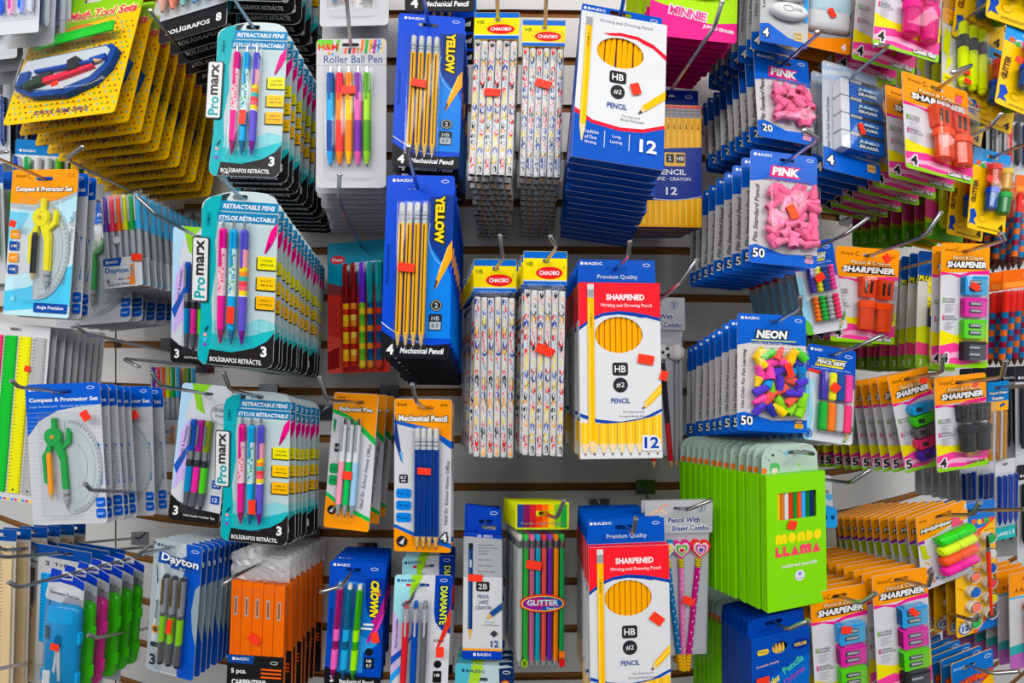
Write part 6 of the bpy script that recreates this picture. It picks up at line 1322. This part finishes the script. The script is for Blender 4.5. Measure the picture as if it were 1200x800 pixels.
# ================================================================== pens and mechanical pencils
S(ROLL, (371, 46, 453, 45, 452.5, 220, 370, 220), .59, (445, 452), .76, 11, 'pen pack', 'white card of five multicoloured roller ball pens', 'white roller ball pen card', 'below the multicoloured roller ball card', tip=(393, -14), ed=.50, stick=((408.5, 105, 17, 9, 0),))
S(ROLL, (377, -140, 458, -141, 454, 28, 374, 33), .60, (440, 420), .68, 4, 'pen pack', 'roller ball pen card cut off by the top edge', 'roller ball pen card', 'cut off by the top edge', hk=False)
S(CARS, (384, 287, 456, 278, 457, 437, 384, 436), .70, (500, 450), .72, 1, 'pen pack', 'teal and red card of five thin character pens', '', '', tip=(399, 175), ed=.53)
S(BALL, (392, 461, 446, 460, 430, 625, 379, 615), .63, (600, 480), .72, 3, 'pen pack', 'orange and white ballpoint pen card with pink, green, blue pens', 'orange and white ballpoint pen card', 'behind the ballpoint card', tip=(371, 428), ed=.53, stick=((407, 557, 12, 9, 3),))
S(CRO, (387, 657, 453, 659, 445, 806, 380, 800), .62, (493, 557), .745, 7, 'pen pack', 'blue card of magenta, teal and green mechanical pencils', 'blue mechanical pencil card', 'behind the magenta, teal, green pencils', tip=(377, 693), ed=.53, stick=((439.5, 747, 9, 12, -12),))
S([DIA], (463.5, 674, 531, 673, 523, 822, 455, 820), .60, (560, 540), .62, 1, 'pen pack', 'white and blue card of red, blue and grey pens', '', '', tip=(474, 708), ed=.53, stick=((515.5, 764, 9, 12, 0),))
S(DIA, (472.5, 654, 533, 649, 530, 790, 468, 794), .66, (545, 555), .74, 4, 'pen pack', 'pen card directly behind the red, blue and grey pens', 'white and blue pen card', 'behind the red, blue, grey pens', hk=False)
S(YEL, (467, 16, 544, 20, 539, 200, 459, 193), .56, (575, 470), .66, 6, 'pencil pack', 'upper blue card of four yellow mechanical pencils', 'blue mechanical pencil card', 'below the upper yellow pencils', tip=(476, -12), ed=.50, stick=((490.5, 97, 18, 9, 8),))
S(YEL, (476, -196, 557, -196, 556, 14, 474, 14), .58, (560, 440), .68, 4, 'pencil pack', 'blue pencil card cut off by the top edge', 'blue mechanical pencil card', 'cut off by the top edge', hk=False)
S(YEL, (454.5, 205, 534.5, 206, 525, 421, 445, 419), .54, (580, 560), .69, 9, 'pencil pack', 'lower blue card of four yellow mechanical pencils', 'blue mechanical pencil card', 'below the lower yellow pencils', tip=(479, 172), ed=.485, stick=((476, 313, 20, 10, 5),))
S(BMEC, (462, 467, 528.6, 467.5, 529, 648, 462, 645), .60, (570, 520), .64, 2, 'pencil pack', 'orange card of four dark blue mechanical pencils', 'orange mechanical pencil card', 'behind the dark blue pencils', tip=(483, 450), ed=.52, stick=((497, 552, 16, 8, 3),))
S(LBL, (533, 776, 602, 782, 602, 930, 533, 926), .60, (590, 560), .66, 4, 'pen pack', 'light blue pen card below the black pencil box', 'light blue pen card', 'below the black pencil box', hk=False)
# ================================================================== wooden pencils
S(TOON, (557.5, 14.5, 609, 14.5, 602, 212, 546, 211), .55, (592, 455), .77, 13, 'pencil bag', 'bag of cartoon-printed white pencils, top row, first from left', 'bag of printed white pencils', 'under the first upper cartoon bag', tip=(583, -8), ed=.49, stick=((577, 108, 19, 9, 5),))
S([TOON[1], TOON[2]] + TOON, (614, 22.5, 664, 24.5, 657, 213, 605, 213), .555, (618, 455), .77, 13, 'pencil bag', 'bag of cartoon-printed white pencils beside the tall pencil carton', 'bag of printed white pencils', 'under the second upper cartoon bag', tip=(643, -8), ed=.49, stick=((636.5, 98, 19, 9, 18),))
S([TOON[2]] + TOON, (553, 303, 604, 304, 604.5, 541, 555, 541), .57, (490, 450), .70, 8, 'pencil bag', 'bag of cartoon-printed pencils, lower row, without price sticker', 'bag of printed white pencils', 'behind the lower unpriced cartoon bag', tip=(586, 276), ed=.52)
S([TOON[0], TOON[1]] + TOON, (615, 294, 666, 294.5, 659.5, 540, 608.5, 539), .555, (520, 465), .69, 8, 'pencil bag', 'bag of cartoon-printed pencils beside the red sharpened pencil box', 'bag of printed white pencils', 'behind the lower priced cartoon bag', tip=(645, 277), ed=.50, stick=((638, 410, 20, 11, 22),))
S(HBP, (683, 3, 776, 22, 775, 205, 664, 190), .53, (632, 520), .715, 15, 'pencil box', 'white and blue carton of twelve yellow pencils, top row', 'blue pencil carton', 'below the top row carton', tip=(728, -14), ed=.48, stick=((745, 104, 11, 15, -20),), ymax=.3)
S(P12, (741, 103, 818, 107, 819, 268, 741, 268), .65, (610, 362), .735, 5, 'pencil box', 'blue carton printed with a row of yellow pencils', 'blue and yellow pencil carton', 'behind the row-of-pencils carton', tip=(846, 3), ed=.49)
S(HBS, (677, 303, 769, 306, 773, 534, 677, 537), .56, (603, 440), .70, 9, 'pencil box', 'middle row red and white sharpened pencil carton', 'sharpened pencil carton', 'behind the middle red carton', tip=(738, 283), ed=.505, stick=((757, 421, 19, 11, 10), (778, 440, 9, 11, 20)), ymax=.2)
S(HBS, (687.6, 609, 780, 606, 783, 832, 690, 838), .535, (640, 540), .70, 10, 'pencil box', 'bottom row red and white sharpened pencil carton', 'sharpened pencil carton', 'behind the bottom red carton', tip=(745, 607), ed=.49, stick=((770, 725, 16, 11, 38),), ymax=.2)
S(B2, (544, 590, 588, 592, 591, 767, 544, 767), .62, (590, 560), .66, 2, 'pencil box', 'slim blue and grey carton of black pencils', 'slim pencil carton', 'behind the slim grey carton', tip=(579, 618), ed=.55, stick=((557, 677, 17, 8, 2),))
S(GLI, (603.5, 588, 667, 588.5, 665, 782, 603, 783), .59, (520, 560), .70, 8, 'pencil bag', 'clear bag of eight glitter pencils under a rainbow header', 'clear bag of glitter pencils', 'behind the glitter pencils', tip=(661, 586), ed=.52, stick=((625.5, 662, 18, 10, 8),))
S(BALLS, (728, 347, 802, 349, 804, 538, 727, 538), .67, (680, 430), .72, 2, 'pencil bag', 'bag of pencils with soccer and baseball erasers', 'bag of ball eraser pencils', 'behind the ball eraser pencils', tip=(852, 250), ed=.50, stick=())
S(HEART, (757, 587, 835, 586, 832, 770, 752, 775), .575, (650, 560), .60, 2, 'pencil bag', 'bag of dotted pencils with heart-shaped erasers', 'bag of heart eraser pencils', 'behind the heart eraser pencils', tip=(845, 581), ed=.545, stick=((807, 704, 15, 9, 22),))
# ================================================================== erasers
S(MIN, (765, -112, 866, -104, 864, 54, 762, 38), .58, (600, 340), .71, 11, 'eraser pack', 'pink and green dotted jumbo eraser card at the top', 'magenta jumbo eraser card', 'below the dotted jumbo eraser', hk=False)
S(OVAL, (893, -112, 950, -104, 947, 61, 892, 45), .56, (600, 330), .70, 9, 'eraser pack', 'card of white oval erasers cut off by the top edge', 'white oval eraser card', 'of the top row oval stack', hk=False)
S(PK20, (881.5, 60, 946, 71, 956, 173, 890, 158), .58, (600, 350), .735, 9, 'eraser pack', 'small card of twenty pink cap erasers', 'twenty-piece pink eraser card', 'of the smaller pink stack', tip=(957, 38), ed=.52, ymax=.3)
S(PK50, (878, 174.5, 958, 184, 957, 315, 879, 307), .54, (594, 421), .715, 9, 'eraser pack', 'large card of fifty pink cap erasers', 'fifty-piece pink eraser card', 'of the larger pink stack', tip=(942, 153), ed=.49, stick=((929, 248, 11, 17, -25, 'fa5a20'),), ymax=.3)
S(NEON, (864, 366, 944, 371, 946, 507, 864, 504.5), .55, (612, 540), .718, 9, 'eraser pack', 'card of fifty multicoloured neon cap erasers', 'neon cap eraser card', 'of the neon eraser stack', tip=(938, 348), ed=.505, stick=((925.5, 434, 8, 17, -18),), ymax=.3)
S(BLK, (961, 69, 1028, 89, 1031, 213, 967, 198), .58, (640, 380), .735, 8, 'eraser pack', 'card of four blue-sleeved block erasers', 'blue-sleeved block eraser card', 'below the block erasers', tip=(1026, 53), ed=.525, stick=((1010, 151, 7, 14, -18),), ymax=.5)
S(PUF, (944, -50, 1005, -42, 997, 68, 929, 48), .60, (620, 350), .72, 6, 'eraser pack', 'orange-footed card of wrapped white erasers, top row', 'orange-footed eraser card', 'behind the wrapped white erasers', hk=False, stick=((975, 15, 7, 12, -35),), ymax=.5)
# ================================================================== sharpeners, highlighters, grips
S(JPNK, (1030, -66, 1107, -48, 1099, 78, 1024, 48), .555, (600, 330), .72, 6, 'sharpener pack', 'card of two magenta sharpeners with jars, top row', 'magenta sharpener card', 'of the magenta sharpener stack', hk=False, ymax=.45)
S(JORG, (1056.5, 81, 1133, 109, 1141, 215, 1062, 198), .55, (640, 410), .715, 7, 'sharpener pack', 'upper card of two orange sharpeners with jars', 'orange jar sharpener card', 'of the upper orange sharpener stack', tip=(1107, 88), ed=.51, stick=((1123, 117, 11, 9, 8, 'ff5a78'),), ymax=.45)
S(JORG, (981, 287, 1054, 294, 1048, 403, 972, 400), .61, (640, 430), .68, 3, 'sharpener pack', 'lower card of two orange sharpeners with jars', 'orange jar sharpener card', 'of the lower orange sharpener stack', tip=(1108, 240), ed=.52, stick=((1039, 303, 9, 10, -35),))
S(Y3, (1104, 7, 1148, 26, 1150, 132, 1104, 112), .60, (640, 380), .72, 4, 'highlighter pack', 'card of three yellow highlighters with grey collars', 'yellow highlighter card', 'behind the yellow highlighters', tip=(1164, -8), ed=.52, stick=((1133, 84, 10, 7, 8), (1134, 95, 10, 7, 8)), ymax=.5)
S(M3, (1083, 180, 1128, 186, 1128, 285, 1086, 279), .66, (600, 330), .80, 8, 'highlighter pack', 'card of yellow, pink and orange highlighters', 'dim highlighter card', 'of the stack under orange sharpeners', hk=False, stick=((1119, 240, 6, 12, -15),))
S(GJ, (1180, 26, 1236, 50, 1222, 143, 1166, 120), .56, (640, 380), .72, 5, 'glitter pack', 'yellow card of glitter jars at the right edge', 'yellow glitter jar card', 'of the right edge glitter stack', hk=False, stick=((1194, 70, 9, 8, 10),), ymax=.45)
S(GJ, (1165, -92, 1225, -72, 1218, 42, 1155, 18), .57, (640, 340), .74, 5, 'glitter pack', 'yellow glitter jar card cut off at the top right', 'yellow glitter jar card', 'of the top right corner stack', hk=False, ymax=.45)
S(GJ, (1143, 171, 1184, 183, 1178, 277, 1132, 267), .60, (640, 400), .70, 4, 'glitter pack', 'yellow card of four glitter jars below the yellow highlighters', 'yellow glitter jar card', 'of the lower glitter stack', tip=(1240, 140), ed=.53, stick=((1160, 209, 8, 8, 10),), ymax=.45)
S(GRB, (927, 288, 974, 279, 994, 385, 945, 393), .60, (620, 440), .73, 7, 'pencil grip pack', 'card of beaded pencil grips', 'beaded pencil grip card', 'behind the beaded grips', tip=(1037, 240), ed=.54, stick=((961, 325, 11, 9, -22),))
S(GRS, (946, 401, 1003, 412, 999, 521, 942, 515), .575, (640, 530), .70, 7, 'pencil grip pack', 'card of eight smooth pencil grips', 'smooth pencil grip card', 'behind the smooth grips', tip=(1033, 393), ed=.53, stick=((979, 454, 11, 10, 35),), ymax=.4)
S(TALL, (1076, 294, 1122, 297, 1119, 436, 1073, 430), .64, (600, 440), .76, 9, 'highlighter pack', 'tall highlighter card half hidden by the four-colour sharpeners', 'tall highlighter card', 'behind the tall highlighter card', hk=False, stick=((1099, 309, 8, 8, 0),))
S(R4, (1103, 284, 1160, 286, 1157, 431, 1100.6, 430), .545, (640, 430), .558, 2, 'sharpener pack', 'card of blue, pink, green, black sharpeners, upper right', 'four-colour sharpener card', 'behind the upper right sharpeners', tip=(1173, 274), ed=.50, stick=((1143, 336, 11, 8, 30),), ymax=.35)
S(C5, (1039, 441, 1087.5, 429, 1107, 539, 1062.5, 556), .57, (600, 520), .72, 11, 'sharpener pack', 'tilted card of five clip sharpeners', 'five-piece sharpener card', 'of the tilted sharpener stack', tip=(1105, 417), ed=.525, stick=((1082, 445, 9, 8, 15),), relax=.8)
S(BK4, (1094.5, 441, 1155.5, 437.5, 1157.5, 542.5, 1098.7, 555.5), .55, (640, 500), .62, 3, 'sharpener pack', 'card of black sharpeners with jars', 'black sharpener card', 'behind the black sharpeners', tip=(1178, 423), ed=.50, stick=((1143, 451, 8, 6, 10, 'ff6a58'),), ymax=.35)
S(GTOP, (1156, 448, 1184, 446, 1179, 539, 1158, 543), .60, (640, 480), .66, 3, 'pencil bag', 'bag of brown and white pencils beside the black sharpeners', 'bag of brown and white pencils', 'behind the brown pencils', tip=(1236, 438), ed=.53)
S(SCI, (1176, 318, 1216, 312, 1212, 430, 1172, 432), .62, (700, 400), .74, 7, 'crayon bag', 'bag of red-tipped crayons at the right edge', 'bag of red-tipped crayons', 'of the right edge crayon stack', hk=False)
S(SCI, (1190, 205, 1228, 208, 1226, 318, 1188, 312), .64, (700, 380), .74, 5, 'crayon bag', 'upper bag of crayons beside the lower glitter jars', 'bag of crayons', 'of the upper crayon stack', hk=False)
S(DKP, (1190, 430, 1236, 426, 1236, 548, 1190, 548), .66, (700, 450), .76, 5, 'pen pack', 'dark pen pack at the right edge', 'dark pen pack', 'of the right edge pen stack', hk=False)
S(WPK, (1132, 470, 1180, 468, 1180, 588, 1132, 592), .74, (700, 500), .86, 7, 'pencil pack', 'pale pencil pack hanging below the black sharpeners', 'pale pencil pack', 'below the black sharpeners', hk=False)
S(BP5, (1166, 540, 1190, 536, 1190, 628, 1166, 634), .62, (700, 520), .68, 3, 'pen pack', 'blue pen pack with teal foot above the paint pots', 'blue pen pack', 'above the paint pots', hk=False)
S(DKP, (1192, 545, 1240, 540, 1240, 655, 1192, 660), .66, (700, 520), .76, 4, 'pen pack', 'red and black pen pack beside the teal-footed pens', 'dark pen pack', 'beside the teal-footed pens', hk=False)
# ================================================================== lower right
S(MON, (892, 521, 959, 519, 962, 699, 892, 716), .55, (330, 462), .66, 13, 'pencil box', 'lime green carton of coloured pencils with cut-out window', 'lime green carton of coloured pencils', 'of the big green stack', tip=(943, 529), ed=.532, stick=((928.5, 615, 13, 10, 18),), ymax=.42, jit=.3)
S(MON, (838, 700, 900, 700, 900, 850, 838, 856), .655, (560, 560), .72, 6, 'pencil box', 'lime green carton behind the blue coloured pencil carton', 'lime green carton', 'of the lower green stack', hk=False, jit=.3)
S(C12, (876, 728, 942, 712, 942, 862, 876, 880), .56, (640, 580), .64, 7, 'pencil box', 'blue carton of twelve colour pencils', 'blue colour pencil carton', 'behind the twelve colour pencils', tip=(947, 727), ed=.52, stick=((894, 799, 17, 12, 0),), ymax=.35, jit=.4)
S(BSH, (937, 556, 973, 557, 980, 640, 940, 640), .63, (700, 530), .66, 1, 'sharpener pack', 'blue sharpener card beside the lime green carton', '', '', tip=(1021, 549), ed=.56)
S(R4, (950, 696, 1014, 682, 1022, 828, 956, 840), .56, (620, 560), .70, 9, 'sharpener pack', 'sharpener card of four colours beside the blue pencil carton', 'four-colour sharpener card', 'of the stack beside blue carton', tip=(1026, 695), ed=.52, stick=((992, 738, 13, 9, 12),), ymax=.4)
S(R4, (1022, 675, 1086, 664, 1093, 806, 1029, 822), .555, (620, 545), .70, 10, 'sharpener pack', 'sharpener card of four colours beside the paint pots', 'four-colour sharpener card', 'of the stack beside paint pots', tip=(1092, 669), ed=.515, stick=((1071, 717, 8, 12, -38),), ymax=.4)
S(HL4, (1072, 606, 1132, 586, 1139, 669, 1082, 694), .57, (600, 600), .72, 12, 'highlighter pack', 'card of green, yellow, orange and pink highlighters', 'short highlighter card', 'of the fanned highlighter stack', tip=(1148, 589), ed=.53, ymax=.4, jit=.5)
S(PNT, (1118, 592, 1165, 585, 1169, 730, 1121, 750), .60, (600, 610), .70, 8, 'paint set', 'yellow card of paint pots with a red brush', 'yellow paint pot card', 'behind the paint pots', tip=(1240, 598), ed=.53, stick=((1146, 624, 8, 6, 15),), ymax=.4)
S(KPNT, (1116, 779, 1163, 758, 1168, 915, 1120, 935), .57, (620, 610), .67, 8, 'paint set', 'blue-topped kids paint card at the bottom edge', 'blue-topped kids paint card', 'of the bottom edge paint stack', tip=(1194, 786), ed=.53, stick=((1140, 794, 8, 6, -10),), ymax=.4)
S(BRU, (1182, 673, 1228, 664, 1228, 775, 1184, 786), .60, (640, 560), .70, 7, 'paint brush pack', 'orange-topped paint brush card at the right edge', 'orange-topped paint brush card', 'of the right edge brush stack', hk=False)
# ================================================================== bare hooks
wire((177, 13), (184, 24), (262, 120), .56, .84, 'empty chrome hook pointing up between yellow cards and teal pens')
wire((90, 381), (100, 391), (200, 412), .56, .86, 'empty chrome hook above the green compass set')
wire((100, 567), (107, 574), (200, 578), .55, .80, 'empty chrome hook crossing below the green compass set')
wire((105, 744), (112, 747), (178, 735), .56, .82, 'empty chrome hook right of the geometry boxes')
wire((-8, 775), (-4, 784), (56, 772), .52, .86, 'empty hook entering at the bottom left edge')
wire((1172, 134), (1160, 149), (1010, 215), .54, .87, 'short chrome hook below the yellow highlighters')
wire((1147, 721), (1142, 727), (1086, 711), .52, .70, 'dark hook crossing in front of the paint pots')
def plane(name, x0, x1, y0, y1, z, c, label):
    mb = MB(); mb.add([(x0, y0, z), (x1, y0, z), (x1, y1, z), (x0, y1, z)], [(0, 1, 2, 3)], c)
    o = bpy.data.objects.new(name, mb.mesh(name)); COL.objects.link(o); o['kind'] = 'structure'; o['label'] = label
plane('floor', -2.6, 2.6, -2.6, 1.8, 0, 'p:6a645c', 'beige shop floor in front of the display wall')
plane('ceiling', -2.6, 2.6, -2.6, 1.8, 3.0, 'p:d8d8d4', 'pale shop ceiling above the display wall')
# ================================================================== camera and light
cam = bpy.data.cameras.new('camera'); co = bpy.data.objects.new('camera', cam); COL.objects.link(co)
co.location = (0, 0, CZ); co.rotation_euler = (math.radians(90), 0, 0); cam.sensor_width = 36; cam.lens = 36 * F / 1200; cam.clip_start = .01
SC.camera = co
def area(name, loc, rot, sx, sy, e, c=(1, 1, 1)):
    l = bpy.data.lights.new(name, 'AREA'); l.shape = 'RECTANGLE'; l.size = sx; l.size_y = sy; l.energy = e; l.color = c
    o = bpy.data.objects.new(name, l); COL.objects.link(o); o.location = loc; o.rotation_euler = tuple(math.radians(a) for a in rot); return o
# fluorescent ceiling fixtures of the shop, in front of the display wall
area('ceiling_light', (0, -1.3, CZ + 1.45), (52, 0, 0), 2.4, .7, 43, (1, .985, .96))
area('ceiling_light', (-1.7, -1.1, CZ + 1.3), (57, 0, -38), 1.8, .5, 22, (1, .985, .96))
area('ceiling_light', (1.7, -1.1, CZ + 1.3), (57, 0, 38), 1.8, .5, 22, (1, .985, .96))
w = bpy.data.worlds.new('world'); SC.world = w; w.use_nodes = True
bg = w.node_tree.nodes['Background']; bg.inputs[0].default_value = (.95, .97, 1, 1); bg.inputs[1].default_value = .48
SC.view_settings.view_transform = 'Standard'; SC.view_settings.look = 'None'; SC.view_settings.gamma = 1; SC.view_settings.use_curve_mapping = False
SC.view_settings.exposure = 0
SC.cycles.transparent_max_bounces = 16; SC.cycles.max_bounces = 6; SC.cycles.diffuse_bounces = 3
for l in LOG: print('LOG', l)
